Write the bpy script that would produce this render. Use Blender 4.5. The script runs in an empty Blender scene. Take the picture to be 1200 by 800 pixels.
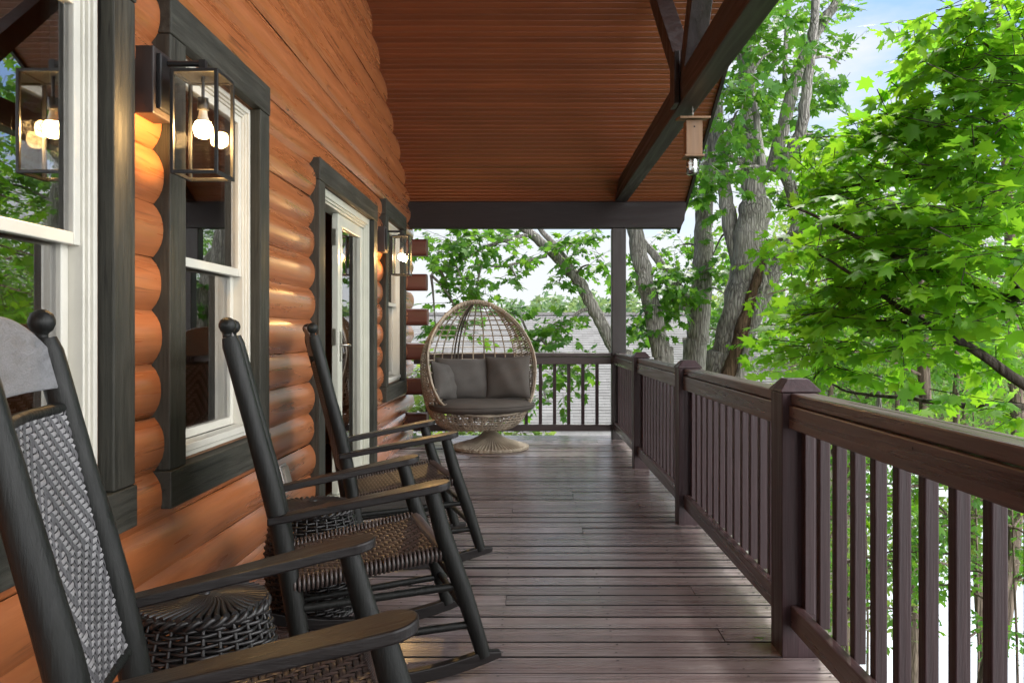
import bpy, math, random
import numpy as np
from mathutils import Vector, Matrix
random.seed(7); rng = np.random.default_rng(7)
S = bpy.context.scene; COL = S.collection
R = math.radians
CX, CZ, F = 618.0, 390.0, 950.0; H = 1.21
def at(u, v, y):                      # a point of the place at depth y
    return Vector(((u-CX)*y/F, y, H-(v-CZ)*y/F))

# ------------------------------------------------------------------ materials
def new_mat(name):
    m = bpy.data.materials.new(name); m.use_nodes = True
    nt = m.node_tree; b = nt.nodes['Principled BSDF']
    return m, nt, b
def N(nt, t, **kw):
    n = nt.nodes.new(t)
    for k, v in kw.items():
        if k in n.inputs: n.inputs[k].default_value = v
        else: setattr(n, k, v)
    return n
def ramp(nt, fac, stops):
    r = nt.nodes.new('ShaderNodeValToRGB'); e = r.color_ramp.elements
    while len(e) < len(stops): e.new(0.5)
    for i, (p, c) in enumerate(stops):
        e[i].position = p; e[i].color = (*c, 1) if len(c) == 3 else c
    nt.links.new(fac, r.inputs[0]); return r.outputs[0]
def maprange(nt, fac, a, b, c, d):
    n = nt.nodes.new('ShaderNodeMapRange')
    for i, v in zip((1, 2, 3, 4), (a, b, c, d)): n.inputs[i].default_value = v
    nt.links.new(fac, n.inputs[0]); return n.outputs[0]
def mixc(nt, fac, a, b, mode='MIX'):
    n = nt.nodes.new('ShaderNodeMix'); n.data_type = 'RGBA'; n.blend_type = mode
    for s, v in ((n.inputs[0], fac), (n.inputs[6], a), (n.inputs[7], b)):
        if hasattr(v, 'is_linked'): nt.links.new(v, s)
        elif isinstance(v, (int, float)): s.default_value = v
        else: s.default_value = (*v, 1)
    return n.outputs[2]
def wood(name, c1, c2, axis, grain=30.0, rough=0.45, bump=0.25, stretch=0.06, rvar=0.15, island=0.0, spec=0.5, knots=False, blotch=None, coat=0.0, cracks=0.0, scuff=None):
    m, nt, b = new_mat(name)
    tc = N(nt, 'ShaderNodeTexCoord'); mp = N(nt, 'ShaderNodeMapping')
    sc = [1, 1, 1]; sc['xyz'.index(axis)] = stretch; mp.inputs['Scale'].default_value = sc
    nt.links.new(tc.outputs['Object'], mp.inputs[0])
    vec = mp.outputs[0]; geo = N(nt, 'ShaderNodeNewGeometry')
    if island:
        ad = N(nt, 'ShaderNodeVectorMath', operation='ADD'); mu = N(nt, 'ShaderNodeMath', operation='MULTIPLY'); mu.inputs[1].default_value = 37.0
        nt.links.new(geo.outputs['Random Per Island'], mu.inputs[0]); nt.links.new(vec, ad.inputs[0]); nt.links.new(mu.outputs[0], ad.inputs[1]); vec = ad.outputs[0]
    n1 = N(nt, 'ShaderNodeTexNoise', Scale=grain, Detail=7.0, Roughness=0.65, Distortion=0.4); nt.links.new(vec, n1.inputs[0])
    n2 = N(nt, 'ShaderNodeTexNoise', Scale=grain*0.22, Detail=3.0, Distortion=1.2); nt.links.new(vec, n2.inputs[0])
    fac = mixc(nt, 0.45, n1.outputs[0], n2.outputs[0])
    col = ramp(nt, fac, [(0.30, c1), (0.68, c2)])
    if island:
        v = maprange(nt, geo.outputs['Random Per Island'], 0, 1, 1-island, 1+island)
        col = mixc(nt, 1.0, col, v, 'MULTIPLY')
    if blotch:
        n3 = N(nt, 'ShaderNodeTexNoise', Scale=2.3, Detail=5.0, Roughness=0.6); nt.links.new(tc.outputs['Object'], n3.inputs[0])
        col = mixc(nt, maprange(nt, n3.outputs[0], 0.42, 0.68, 0, 0.75), col, blotch)
    if knots:
        mp2 = N(nt, 'ShaderNodeMapping'); s2 = [1, 1, 1]; s2['xyz'.index(axis)] = 0.5; mp2.inputs['Scale'].default_value = s2
        nt.links.new(tc.outputs['Object'], mp2.inputs[0])
        vo = N(nt, 'ShaderNodeTexVoronoi', Scale=3.2); nt.links.new(mp2.outputs[0], vo.inputs[0])
        col = mixc(nt, maprange(nt, vo.outputs['Distance'], 0.015, 0.045, 0.4, 0), col, [x*0.22 for x in c1])
    if cracks:
        mp3 = N(nt, 'ShaderNodeMapping'); s3 = [1, 1, 1]; s3['xyz'.index(axis)] = 0.022; mp3.inputs['Scale'].default_value = s3
        nt.links.new(tc.outputs['Object'], mp3.inputs[0])
        n4 = N(nt, 'ShaderNodeTexNoise', Scale=16.0, Detail=2.0, Distortion=.3); nt.links.new(mp3.outputs[0], n4.inputs[0])
        ab = N(nt, 'ShaderNodeMath', operation='SUBTRACT'); ab.inputs[1].default_value = .5; nt.links.new(n4.outputs[0], ab.inputs[0])
        a2 = N(nt, 'ShaderNodeMath', operation='ABSOLUTE'); nt.links.new(ab.outputs[0], a2.inputs[0])
        n5 = N(nt, 'ShaderNodeTexNoise', Scale=2.1, Detail=2.0); nt.links.new(tc.outputs['Object'], n5.inputs[0])
        mu2 = N(nt, 'ShaderNodeMath', operation='MULTIPLY'); nt.links.new(maprange(nt, a2.outputs[0], .004, .010, 1, 0), mu2.inputs[0]); nt.links.new(maprange(nt, n5.outputs[0], .50, .60, 0, cracks), mu2.inputs[1])
        col = mixc(nt, mu2.outputs[0], col, [x*.12 for x in c1])
    if scuff:
        n6 = N(nt, 'ShaderNodeTexNoise', Scale=22.0, Detail=8.0, Roughness=.75); nt.links.new(mp.outputs[0], n6.inputs[0])
        n7 = N(nt, 'ShaderNodeTexNoise', Scale=3.0, Detail=4.0); nt.links.new(tc.outputs['Object'], n7.inputs[0])
        mu3 = N(nt, 'ShaderNodeMath', operation='MULTIPLY'); nt.links.new(maprange(nt, n6.outputs[0], .60, .70, 0, 1), mu3.inputs[0]); nt.links.new(maprange(nt, n7.outputs[0], .5, .65, .1, .8), mu3.inputs[1])
        col = mixc(nt, mu3.outputs[0], col, scuff)
    nt.links.new(col, b.inputs['Base Color'])
    nt.links.new(maprange(nt, n2.outputs[0], 0.3, 0.7, max(0.05, rough-rvar), rough+rvar), b.inputs['Roughness'])
    bp = N(nt, 'ShaderNodeBump', Strength=bump, Distance=0.004); nt.links.new(fac, bp.inputs['Height']); nt.links.new(bp.outputs[0], b.inputs['Normal'])
    b.inputs['Specular IOR Level'].default_value = spec; b.inputs['Coat Weight'].default_value = coat; b.inputs['Coat Roughness'].default_value = 0.25
    return m
def plain(name, c, rough=0.5, metal=0.0, bump=0.0, scale=200.0, var=0.15, spec=0.5):
    m, nt, b = new_mat(name)
    tc = N(nt, 'ShaderNodeTexCoord'); n = N(nt, 'ShaderNodeTexNoise', Scale=scale, Detail=4.0); nt.links.new(tc.outputs['Object'], n.inputs[0])
    n2 = N(nt, 'ShaderNodeTexNoise', Scale=6.0, Detail=4.0); nt.links.new(tc.outputs['Object'], n2.inputs[0])
    nt.links.new(ramp(nt, n2.outputs[0], [(0.3, [x*(1-var) for x in c]), (0.7, [min(1, x*(1+var)) for x in c])]), b.inputs['Base Color'])
    b.inputs['Roughness'].default_value = rough; b.inputs['Metallic'].default_value = metal; b.inputs['Specular IOR Level'].default_value = spec
    if bump:
        bp = N(nt, 'ShaderNodeBump', Strength=bump, Distance=0.002); nt.links.new(n.outputs[0], bp.inputs['Height']); nt.links.new(bp.outputs[0], b.inputs['Normal'])
    return m
def glass(name, refl=0.10, tint=(1, 1, 1)):
    m, nt, b = new_mat(name); nt.nodes.remove(b)
    out = nt.nodes['Material Output']
    tr = N(nt, 'ShaderNodeBsdfTransparent', Color=(*tint, 1)); gl = N(nt, 'ShaderNodeBsdfGlossy', Roughness=0.0)
    fr = N(nt, 'ShaderNodeLayerWeight', Blend=0.35)
    f = maprange(nt, fr.outputs['Fresnel'], 0, 1, refl, 0.95)
    mx = N(nt, 'ShaderNodeMixShader'); nt.links.new(f, mx.inputs[0]); nt.links.new(tr.outputs[0], mx.inputs[1]); nt.links.new(gl.outputs[0], mx.inputs[2])
    nt.links.new(mx.outputs[0], out.inputs[0]); return m
def leafmat(name, c1, c2, tl, tmix=0.45, rough=0.5):
    m, nt, b = new_mat(name); out = nt.nodes['Material Output']
    geo = N(nt, 'ShaderNodeNewGeometry')
    col = ramp(nt, geo.outputs['Random Per Island'], [(0.0, c1), (0.75, c2), (1.0, [c2[0]*1.5, c2[1]*1.2, c2[2]])])
    nt.links.new(col, b.inputs['Base Color']); b.inputs['Roughness'].default_value = rough; b.inputs['Specular IOR Level'].default_value = 0.3
    t = N(nt, 'ShaderNodeBsdfTranslucent'); tcol = mixc(nt, maprange(nt, geo.outputs['Random Per Island'], 0, 1, 0, 0.6), tl, [tl[0]*1.7, tl[1]*1.1, tl[2]*.8])
    nt.links.new(tcol, t.inputs[0])
    mx = N(nt, 'ShaderNodeMixShader'); mx.inputs[0].default_value = tmix
    nt.links.new(b.outputs[0], mx.inputs[1]); nt.links.new(t.outputs[0], mx.inputs[2]); nt.links.new(mx.outputs[0], out.inputs[0]); return m
def bark(name, c1, c2, scale=9.0, vmix=.28, stretch=.13):
    m, nt, b = new_mat(name)
    tc = N(nt, 'ShaderNodeTexCoord'); mp = N(nt, 'ShaderNodeMapping'); mp.inputs['Scale'].default_value = (1, 1, stretch)
    nt.links.new(tc.outputs['Object'], mp.inputs[0])
    n1 = N(nt, 'ShaderNodeTexNoise', Scale=scale*2.2, Detail=6.0, Roughness=0.7, Distortion=0.6); nt.links.new(mp.outputs[0], n1.inputs[0])
    vo = N(nt, 'ShaderNodeTexVoronoi', Scale=scale*1.6, feature='DISTANCE_TO_EDGE'); nt.links.new(mp.outputs[0], vo.inputs[0])
    n3 = N(nt, 'ShaderNodeTexNoise', Scale=1.6, Detail=5.0); nt.links.new(tc.outputs['Object'], n3.inputs[0])
    h = mixc(nt, vmix, n1.outputs[0], maprange(nt, vo.outputs['Distance'], 0, 0.25, 0, 1))
    col = ramp(nt, h, [(0.25, c1), (0.65, c2)])
    col = mixc(nt, maprange(nt, n3.outputs[0], 0.45, 0.7, 0, 0.5), col, [x*1.5 for x in c2])
    nt.links.new(col, b.inputs['Base Color']); b.inputs['Roughness'].default_value = 0.9; b.inputs['Specular IOR Level'].default_value = 0.15
    bp = N(nt, 'ShaderNodeBump', Strength=1.0, Distance=0.05); nt.links.new(h, bp.inputs['Height']); nt.links.new(bp.outputs[0], b.inputs['Normal'])
    return m
def emit(name, c, s):
    m, nt, b = new_mat(name); b.inputs['Base Color'].default_value = (*c, 1); b.inputs['Emission Color'].default_value = (*c, 1); b.inputs['Emission Strength'].default_value = s; return m

M = {}
M['log'] = wood('stained_log', (.31, .094, .029), (.46, .153, .050), 'y', grain=60, rough=.34, bump=.3, stretch=.055, knots=True, coat=1.0, cracks=.55)
M['log_end'] = wood('shaded_log_end_stain', (.075, .022, .016), (.12, .036, .024), 'x', grain=26, rough=.5, bump=.2)  # crossing log ends coloured darker; their shade is put into the stain
M['ceil'] = wood('beadboard_stain', (.145, .037, .0115), (.215, .056, .0175), 'x', grain=60, rough=.42, bump=.12, stretch=.05, rvar=.06, island=.2)
M['beamx'] = wood('dark_beam_x', (.009, .006, .0065), (.022, .015, .016), 'x', grain=60, rough=.6, bump=.5, spec=.25)
M['beamy'] = wood('dark_beam_y', (.010, .0065, .007), (.022, .014, .015), 'y', grain=60, rough=.5, bump=.5)
M['beamz'] = wood('dark_beam_z', (.012, .008, .008), (.026, .018, .018), 'z', grain=60, rough=.5, bump=.5)
M['trimz'] = wood('dark_trim_z', (.012, .0122, .0098), (.070, .067, .054), 'z', grain=95, rough=.6, bump=1.0, stretch=.045, blotch=(.022, .023, .019), spec=.25, cracks=.7, scuff=(.10, .10, .085))
M['trimy'] = wood('dark_trim_y', (.012, .0122, .0098), (.070, .067, .054), 'y', grain=95, rough=.6, bump=1.0, stretch=.045, blotch=(.022, .023, .019), spec=.25, cracks=.7, scuff=(.10, .10, .085))
M['raily'] = wood('rail_stain_y', (.030, .0155, .016), (.105, .062, .061), 'y', grain=85, rough=.33, bump=.9, coat=.2, scuff=(.13, .095, .09), stretch=.04)
M['railx'] = wood('rail_stain_x', (.020, .012, .012), (.058, .037, .034), 'x', grain=80, rough=.4, bump=.7, stretch=.04)
M['railz'] = wood('rail_stain_z', (.017, .0085, .0095), (.050, .026, .029), 'z', grain=80, rough=.45, bump=.8, scuff=(.075, .048, .048), spec=.3, stretch=.04)
M['deck'] = wood('deck_stain', (.088, .064, .063), (.27, .222, .222), 'x', grain=75, rough=.27, bump=.8, stretch=.022, rvar=.13, island=.34, cracks=.9, blotch=(.12, .085, .08), coat=.2)
M['deck'].node_tree.nodes['Principled BSDF'].inputs['Coat Roughness'].default_value = .2
M['nail'] = plain('nail_hole', (.012, .010, .010), .8)
M['gap'] = plain('gap_shade', (.01, .008, .008), .9)
M['white'] = plain('white_vinyl', (.60, .58, .51), .35, var=.05)
M['doorwhite'] = plain('door_paint', (.55, .55, .47), .35, var=.05)
M['jambwood'] = wood('jamb_wood', (.10, .05, .025), (.2, .1, .05), 'z', rough=.6)
M['room'] = wood('room_wood', (.22, .085, .03), (.36, .15, .055), 'y', rough=.5)
M['pane'] = glass('window_glass', .46)
M['lglass'] = glass('lantern_glass', .03)
M['jar'] = glass('jar_plastic', .22, (.92, .95, .95))
M['black'] = plain('black_metal', (.012, .012, .013), .38)
M['blockwood'] = wood('block_wood', (.02, .015, .014), (.04, .03, .027), 'z', rough=.5)
M['bulb'] = emit('bulb_glow', (1.0, .60, .22), 115.0)
M['bulbneck'] = plain('bulb_neck', (.7, .65, .55), .4)
M['steel'] = plain('brushed_steel', (.5, .48, .44), .3, 1.0)
M['chair'] = wood('black_chair_paint', (.004, .0045, .0045), (.014, .015, .0135), 'z', grain=90, rough=.42, bump=1.0, stretch=.12, rvar=.12, spec=.25)
M['arm'] = wood('arm_paint', (.006, .005, .005), (.017, .014, .0135), 'x', grain=90, rough=.36, bump=.6, spec=.25, stretch=.08, rvar=.08)
M['slat'] = wood('worn_sheen_slat', (.12, .12, .125), (.21, .21, .22), 'y', grain=230, rough=.55, bump=.9, stretch=.4)  # worn grey that also carries the slat's sky sheen as colour
M['weave_back'] = plain('pale_woven_cord', (.23, .225, .23), .38, var=.2)
M['weave_seat'] = plain('brown_woven_cord', (.055, .040, .036), .34, var=.25)
M['weave_warp'] = plain('dark_warp_cord', (.030, .022, .020), .4, var=.25)
M['weave_warp2'] = plain('slate_warp_cord', (.085, .083, .088), .4, var=.25)
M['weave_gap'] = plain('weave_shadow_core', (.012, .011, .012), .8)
M['wicker'] = plain('black_wicker', (.014, .013, .013), .33, var=.3)
M['rattan'] = plain('rattan_strand', (.32, .265, .20), .5, bump=.3, scale=120, var=.35)
M['rattan_dark'] = plain('rattan_inner_frame', (.07, .058, .045), .5, var=.3)
M['cushion'] = plain('grey_outdoor_fabric', (.085, .078, .072), .85, bump=.6, scale=420, var=.1, spec=.25)
M['cushion2'] = plain('taupe_outdoor_fabric', (.080, .070, .062), .85, bump=.6, scale=420, var=.1, spec=.25)
M['mat'] = plain('door_mat_rubber', (.02, .02, .021), .85, bump=.8, scale=150)
M['cedar'] = wood('cedar_box', (.13, .07, .034), (.25, .145, .075), 'z', grain=60, rough=.6)
M['outlet'] = plain('outlet_cover', (.55, .53, .5), .25, .3)
M['bark_grey'] = bark('grey_bark', (.075, .066, .058), (.42, .39, .36), 18)
M['bark_brown'] = bark('torn_bark', (.018, .011, .007), (.17, .11, .072), 16, .15, .05)
M['bark_dark'] = bark('dark_twig_bark', (.03, .024, .02), (.085, .07, .06))
M['bark_mid'] = bark('brown_bark', (.06, .045, .035), (.2, .155, .12))
M['leaf_near'] = leafmat('maple_leaf', (.065, .18, .010), (.11, .27, .018), (.24, .58, .03), .56)
M['leaf_mid'] = leafmat('oak_leaf', (.040, .13, .016), (.075, .20, .024), (.16, .42, .04), .42)
M['leaf_pale'] = leafmat('pale_leaf', (.09, .19, .03), (.15, .27, .05), (.30, .50, .10), .45)
M['leaf_hill'] = leafmat('hill_leaf', (.09, .17, .07), (.15, .25, .11), (.2, .34, .12), .35)  # paled leaf colour puts the distance haze into the far woods

# ------------------------------------------------------------------ geometry helpers
class MB:
    def __init__(s): s.v = []; s.f = []; s.m = []; s.s = []
    def add(s, vs, fs, mi=0, sm=False):
        o = len(s.v); s.v += [tuple(v) for v in vs]
        for f in fs: s.f.append([i+o for i in f]); s.m.append(mi); s.s.append(sm)
    def box(s, a, b, mi=0):
        x0, y0, z0 = a; x1, y1, z1 = b
        vs = [(x0,y0,z0),(x1,y0,z0),(x1,y1,z0),(x0,y1,z0),(x0,y0,z1),(x1,y0,z1),(x1,y1,z1),(x0,y1,z1)]
        s.add(vs, [(0,3,2,1),(4,5,6,7),(0,1,5,4),(1,2,6,5),(2,3,7,6),(3,0,4,7)], mi)
    def beam(s, p, q, w, h, up=(0,0,1), mi=0):
        p = Vector(p); q = Vector(q); d = (q-p).normalized(); sd = d.cross(Vector(up)).normalized(); u = sd.cross(d)
        vs = []
        for c in (p, q):
            for a, b in ((-1,-1),(1,-1),(1,1),(-1,1)): vs.append(c+sd*a*w/2+u*b*h/2)
        s.add(vs, [(3,2,1,0),(4,5,6,7),(0,1,5,4),(1,2,6,5),(2,3,7,6),(3,0,4,7)], mi)
    def tube(s, pts, r, n=8, mi=0, caps=True, wob=0.0):
        pts = [Vector(p) for p in pts]; k = len(pts)
        rs = [r]*k if isinstance(r, (int, float)) else list(r)
        vs = []; ref = None
        for i, p in enumerate(pts):
            d = (pts[min(i+1, k-1)]-pts[max(i-1, 0)]).normalized()
            if ref is None:
                ref = Vector((0,0,1)) if abs(d.z) < .9 else Vector((1,0,0))
                ref = ref.cross(d).normalized()
            ref = (ref-d*ref.dot(d)).normalized(); b = d.cross(ref)
            for j in range(n):
                a = 2*math.pi*j/n; rr = rs[i]*(1+(random.uniform(-wob, wob) if wob else 0))
                vs.append(p+ref*math.cos(a)*rr+b*math.sin(a)*rr)
        fs = [(i*n+j, i*n+(j+1)%n, (i+1)*n+(j+1)%n, (i+1)*n+j) for i in range(k-1) for j in range(n)]
        s.add(vs, fs, mi, True)
        if caps: s.add([vs[j] for j in range(n)], [tuple(reversed(range(n)))], mi); s.add([vs[(k-1)*n+j] for j in range(n)], [tuple(range(n))], mi)
    def ring(s, pts, r, n=6, mi=0):           # closed tube
        s.tube(list(pts)+[pts[0], pts[1]], r, n, mi, False)
    def lathe(s, prof, n=32, c=(0,0,0), mi=0, sm=True):
        vs = []
        for r_, z in prof:
            for j in range(n):
                a = 2*math.pi*j/n; vs.append((c[0]+r_*math.cos(a), c[1]+r_*math.sin(a), c[2]+z))
        k = len(prof)
        s.add(vs, [(i*n+j, i*n+(j+1)%n, (i+1)*n+(j+1)%n, (i+1)*n+j) for i in range(k-1) for j in range(n)], mi, sm)
    def prism(s, poly, d, mi=0):              # poly: 3D points, extruded by vector d
        k = len(poly); d = Vector(d); P = [Vector(p) for p in poly]
        s.add(P+[p+d for p in P], [tuple(reversed(range(k))), tuple(range(k, 2*k))]+[(i, (i+1)%k, k+(i+1)%k, k+i) for i in range(k)], mi)
    def build(s, name, mats, parent=None, bevel=0.0, loc=None):
        me = bpy.data.meshes.new(name); me.from_pydata(s.v, [], s.f)
        if not isinstance(mats, (list, tuple)): mats = [mats]
        for m in mats: me.materials.append(m)
        me.polygons.foreach_set('material_index', s.m); me.polygons.foreach_set('use_smooth', s.s); me.update()
        if bevel:
            import bmesh
            bm = bmesh.new(); bm.from_mesh(me); bmesh.ops.recalc_face_normals(bm, faces=bm.faces); bm.to_mesh(me); bm.free()
        o = bpy.data.objects.new(name, me); COL.objects.link(o)
        if parent: o.parent = parent
        if loc is not None: o.location = loc
        if bevel:
            b = o.modifiers.new('bevel', 'BEVEL'); b.width = bevel; b.segments = 2; b.limit_method = 'ANGLE'
        return o
def tag(o, label=None, cat=None, group=None, kind=None):
    for k, v in (('label', label), ('category', cat), ('group', group), ('kind', kind)):
        if v: o[k] = v
    return o
def empty(name, loc=(0,0,0), rz=0.0, label=None, cat=None, group=None):
    o = bpy.data.objects.new(name, None); COL.objects.link(o); o.location = loc; o.rotation_euler = (0,0,rz); o.empty_display_size = .1
    return tag(o, label, cat, group)
def share(src, name, parent, loc, rot=None):
    o = bpy.data.objects.new(name, src.data); COL.objects.link(o); o.parent = parent; o.location = loc
    if rot: o.rotation_euler = rot
    for m in src.modifiers:
        b = o.modifiers.new('bevel', 'BEVEL'); b.width = m.width; b.segments = m.segments; b.limit_method = 'ANGLE'
    return o
def copy_tree(o, parent=None):
    c = o.copy(); COL.objects.link(c)
    if parent: c.parent = parent
    for ch in list(o.children): copy_tree(ch, c)
    return c
def smooth_path(pts, k=4):
    P = [Vector(p) for p in pts]; out = []
    for i in range(len(P)-1):
        p0 = P[max(i-1, 0)]; p1 = P[i]; p2 = P[i+1]; p3 = P[min(i+2, len(P)-1)]
        for j in range(k):
            t = j/k; t2 = t*t; t3 = t2*t
            out.append(.5*((2*p1)+(p2-p0)*t+(2*p0-5*p1+4*p2-p3)*t2+(3*p1-p0-p2*1.0-2*p1+p3-p2*2+p2*0)*0*t3 + (-p0+3*p1-3*p2+p3)*t3))
    out.append(P[-1]); return out

# ------------------------------------------------------------------ cabin
cabin = empty('log_cabin', (-1.35, 4.0, 0), 0, 'orange stained log cabin with dark trim, white windows and a covered porch', 'cabin')
CI = Vector((1.35, -4.0, 0))              # parts are modelled in world space, shifted under the cabin's empty
def cpart(mb, name, mats, parent=None, bevel=0.0):
    mb.v = [tuple(Vector(v)+CI) for v in mb.v]
    return mb.build(name, mats, parent or cabin, bevel)
TX = -1.30                                # front plane of the trim
JZ0, ROW, PEAK, DEP = .127, .194, -1.328, .037
Z_E, Y_E, SL, RIDGE = 2.70, 9.25, .51, 3.2
def ceil_z(y): return Z_E+SL*(Y_E-y) if y > RIDGE else Z_E+SL*(Y_E-RIDGE)-SL*(RIDGE-y)
def ceil_y(z): return Y_E-(z-Z_E)/SL
OPEN = [(1.69, 2.55, .71, 2.30), (3.09, 3.95, .71, 2.30), (5.22, 6.88, -.1, 2.17), (7.60, 8.56, .71, 2.30), (-1.2, .4, .71, 2.30)]
STUB = {int(round((z-JZ0)/ROW-.5)) for z in (2.164, 1.776, 1.388, 1.0, .612, .224)}
mb = MB()
nrow = 28
zs = set()
for r in range(-1, nrow):
    for k in range(9): zs.add(round(JZ0+ROW*(r+k/8), 4))
for o in OPEN: zs.add(o[2]); zs.add(o[3])
zs = sorted(z for z in zs if z >= -.07)
def log_x(z, y=0):
    r = math.floor((z-JZ0)/ROW+1e-6); t = (z-JZ0)/ROW-r
    return PEAK-DEP*(abs(2*t-1)**2.4)+.004*math.sin(r*2.7)
for za, zb in zip(zs[:-1], zs[1:]):
    zm = (za+zb)/2; row = int(math.floor((zm-JZ0)/ROW))
    yend = 9.02 if row in STUB else 9.47
    y1 = min(yend, ceil_y(zm)+.12); y0 = -2.8
    if zm > 2.8: y0 = max(y0, RIDGE-(ceil_y(zm)-RIDGE)-.1)
    if y1 <= y0: continue
    iv = [(y0, y1)]
    for a, b, c, d in OPEN:
        if c < zm < d:
            iv = [p for s_, e in iv for p in ((s_, min(e, a)), (max(s_, b), e)) if p[1]-p[0] > 1e-4]
    r = row; eps = 1e-5
    xa = log_x(za+eps); xb = log_x(zb-eps)
    for s_, e in iv:
        n = max(1, int((e-s_)/.4)); vs = []; fs = []
        for i in range(n+1):
            y = s_+(e-s_)*i/n; w = .0035*math.sin(y*1.7+r*5)+.002*math.sin(y*4.1+r)
            vs += [(xa+w, y, za), (xb+w, y, zb)]
        fs = [(2*i, 2*i+2, 2*i+3, 2*i+1) for i in range(n)]
        mb.add(vs, fs, 0, True)
# rounded ends of the wall logs past the corner
for r in range(0, 13):
    if r in STUB: continue
    zc = JZ0+ROW*(r+.5)
    mb.tube([(PEAK-.097, 9.2, zc), (PEAK-.097, 9.47, zc), (PEAK-.097, 9.49, zc), (PEAK-.097, 9.495, zc)], [.0965, .0965, .085, .001], 20)
import bmesh
o = cpart(mb, 'log_wall', M['log'])
bm = bmesh.new(); bm.from_mesh(o.data); bmesh.ops.remove_doubles(bm, verts=bm.verts, dist=.0004)
for e in bm.edges:
    z = (e.verts[0].co.z+e.verts[1].co.z)/2; t = ((z-JZ0)/ROW) % 1
    if abs(e.verts[0].co.z-e.verts[1].co.z) < 1e-4 and (t < .01 or t > .99): e.smooth = False
bm.to_mesh(o.data); bm.free()
# log ends of the crossing wall
for zc in (2.164, 1.776, 1.388, 1.0, .612, .224):
    mb = MB(); pr = []
    for k in range(24):
        a = 2*math.pi*k/24; c_, s_ = math.cos(a), math.sin(a)
        pr.append((0, .094*math.copysign(abs(c_)**.45, c_), .094*math.copysign(abs(s_)**.45, s_)))
    mb.prism([(-4, 9.11+p[1], zc+p[2]) for p in pr], (2.88+random.uniform(-.01, .01), 0, 0)); cpart(mb, 'log_end', M['log_end'], None, .006)
mb = MB()                                 # the rest of the far wall and the room behind the windows
mb.box((-6, 9.06, -.1), (-1.45, 9.16, 5.6)); cpart(mb, 'end_wall', M['log_end'])
mb = MB()
mb.add([(-1.42,-2.8,-.02),(-5,-2.8,-.02),(-5,9,-.02),(-1.42,9,-.02)], [(0,1,2,3)], 0)
mb.add([(-5,-2.8,-.02),(-5,9,-.02),(-5,9,2.6),(-5,-2.8,2.6)], [(0,1,2,3)])
mb.add([(-1.42,-2.8,2.6),(-5,-2.8,2.6),(-5,9,2.6),(-1.42,9,2.6)], [(0,1,2,3)])
mb.add([(-1.42,-2.8,-.02),(-5,-2.8,-.02),(-5,-2.8,2.6),(-1.42,-2.8,2.6)], [(0,1,2,3)])
mb.add([(-1.42,9,-.02),(-5,9,-.02),(-5,9,2.6),(-1.42,9,2.6)], [(0,1,2,3)])
cpart(mb, 'room', M['room'])
# windows
def window(y0, y1, z0, z1):
    mb = MB(); X0, X1, w = -1.47, -1.345, .034
    mb.box((X0, y0+.012, z0+.012), (X1, y0+w, z1-.012)); mb.box((X0, y1-w, z0+.012), (X1, y1-.012, z1-.012))
    mb.box((X0, y0+w, z1-w), (X1, y1-w, z1-.012)); mb.box((X0, y0+w, z0+.012), (X1, y1-w, z0+w))
    for q, xo in ((.012, .010), (.024, .020)):   # stepped jamb
        mb.box((X0, y1-w-q, z0+w), (X1-xo, y1-w-q+.0119, z1-w)); mb.box((X0, y0+w+q-.0119, z0+w), (X1-xo, y0+w+q, z1-w))
        mb.box((X0, y0+w+.024, z1-w-q), (X1-xo, y1-w-.024, z1-w-q+.0119))
    win = cpart(mb, 'window', M['white'], None, .003)
    mb = MB(); mb.box((X1-.06, y0+w, z0+w), (X1+.012, y1-w, z0+w+.03)); cpart(mb, 'sill', M['white'], win, .003)
    a, b = y0+w+.0245, y1-w-.0245; zm = (z0+z1)/2; t = z1-w-.0245; zb = z0+w+.03
    for (lo, hi, x0, x1) in ((zm-.028, t, -1.405, -1.372), (zb, zm+.022, -1.445, -1.410)):
        mb = MB(); sw = .038
        mb.box((x0, a, lo), (x1, a+sw, hi)); mb.box((x0, b-sw, lo), (x1, b, hi))
        mb.box((x0, a+sw, hi-sw), (x1, b-sw, hi)); mb.box((x0, a+sw, lo), (x1, b-sw, lo+sw))
        cpart(mb, 'sash', M['white'], win, .004)
        mb = MB(); xm = (x0+x1)/2; mb.add([(xm, a+sw, lo+sw), (xm, b-sw, lo+sw), (xm, b-sw, hi-sw), (xm, a+sw, hi-sw)], [(0,1,2,3)]); xi = xm-.014; mb.add([(xi, a+sw, lo+sw), (xi-.001, b-sw, lo+sw), (xi+.0005, b-sw, hi-sw), (xi+.001, a+sw, hi-sw)], [(0,1,2,3)]); cpart(mb, 'pane', M['pane'], win)
    mb = MB(); mb.box((X0, y0, z0), (X1-.006, y0+.011, z1)); mb.box((X0, y1-.011, z0), (X1-.006, y1, z1)); mb.box((X0, y0, z1-.011), (X1-.006, y1, z1)); mb.box((X0, y0, z0), (X1-.006, y1, z0+.011)); cpart(mb, 'jamb_liner', M['jambwood'], win)
    for yy in ((y0-.14, y0), (y1, y1+.14)):
        mb = MB(); mb.box((-1.42, yy[0], z0), (TX, yy[1], z1)); cpart(mb, 'trim', M['trimz'], win, .005)
    mb = MB(); mb.box((-1.42, y0-.143, z1+.002), (TX+.004, y1+.143, z1+.145)); cpart(mb, 'trim', M['trimy'], win, .005)
    mb = MB(); mb.box((-1.42, y0-.143, z0-.14), (TX+.006, y1+.143, z0-.002)); cpart(mb, 'trim', M['trimy'], win, .005)
    return win
for a, b, c, d in (OPEN[0], OPEN[1], OPEN[3], OPEN[4]): window(a, b, c, d)
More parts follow.
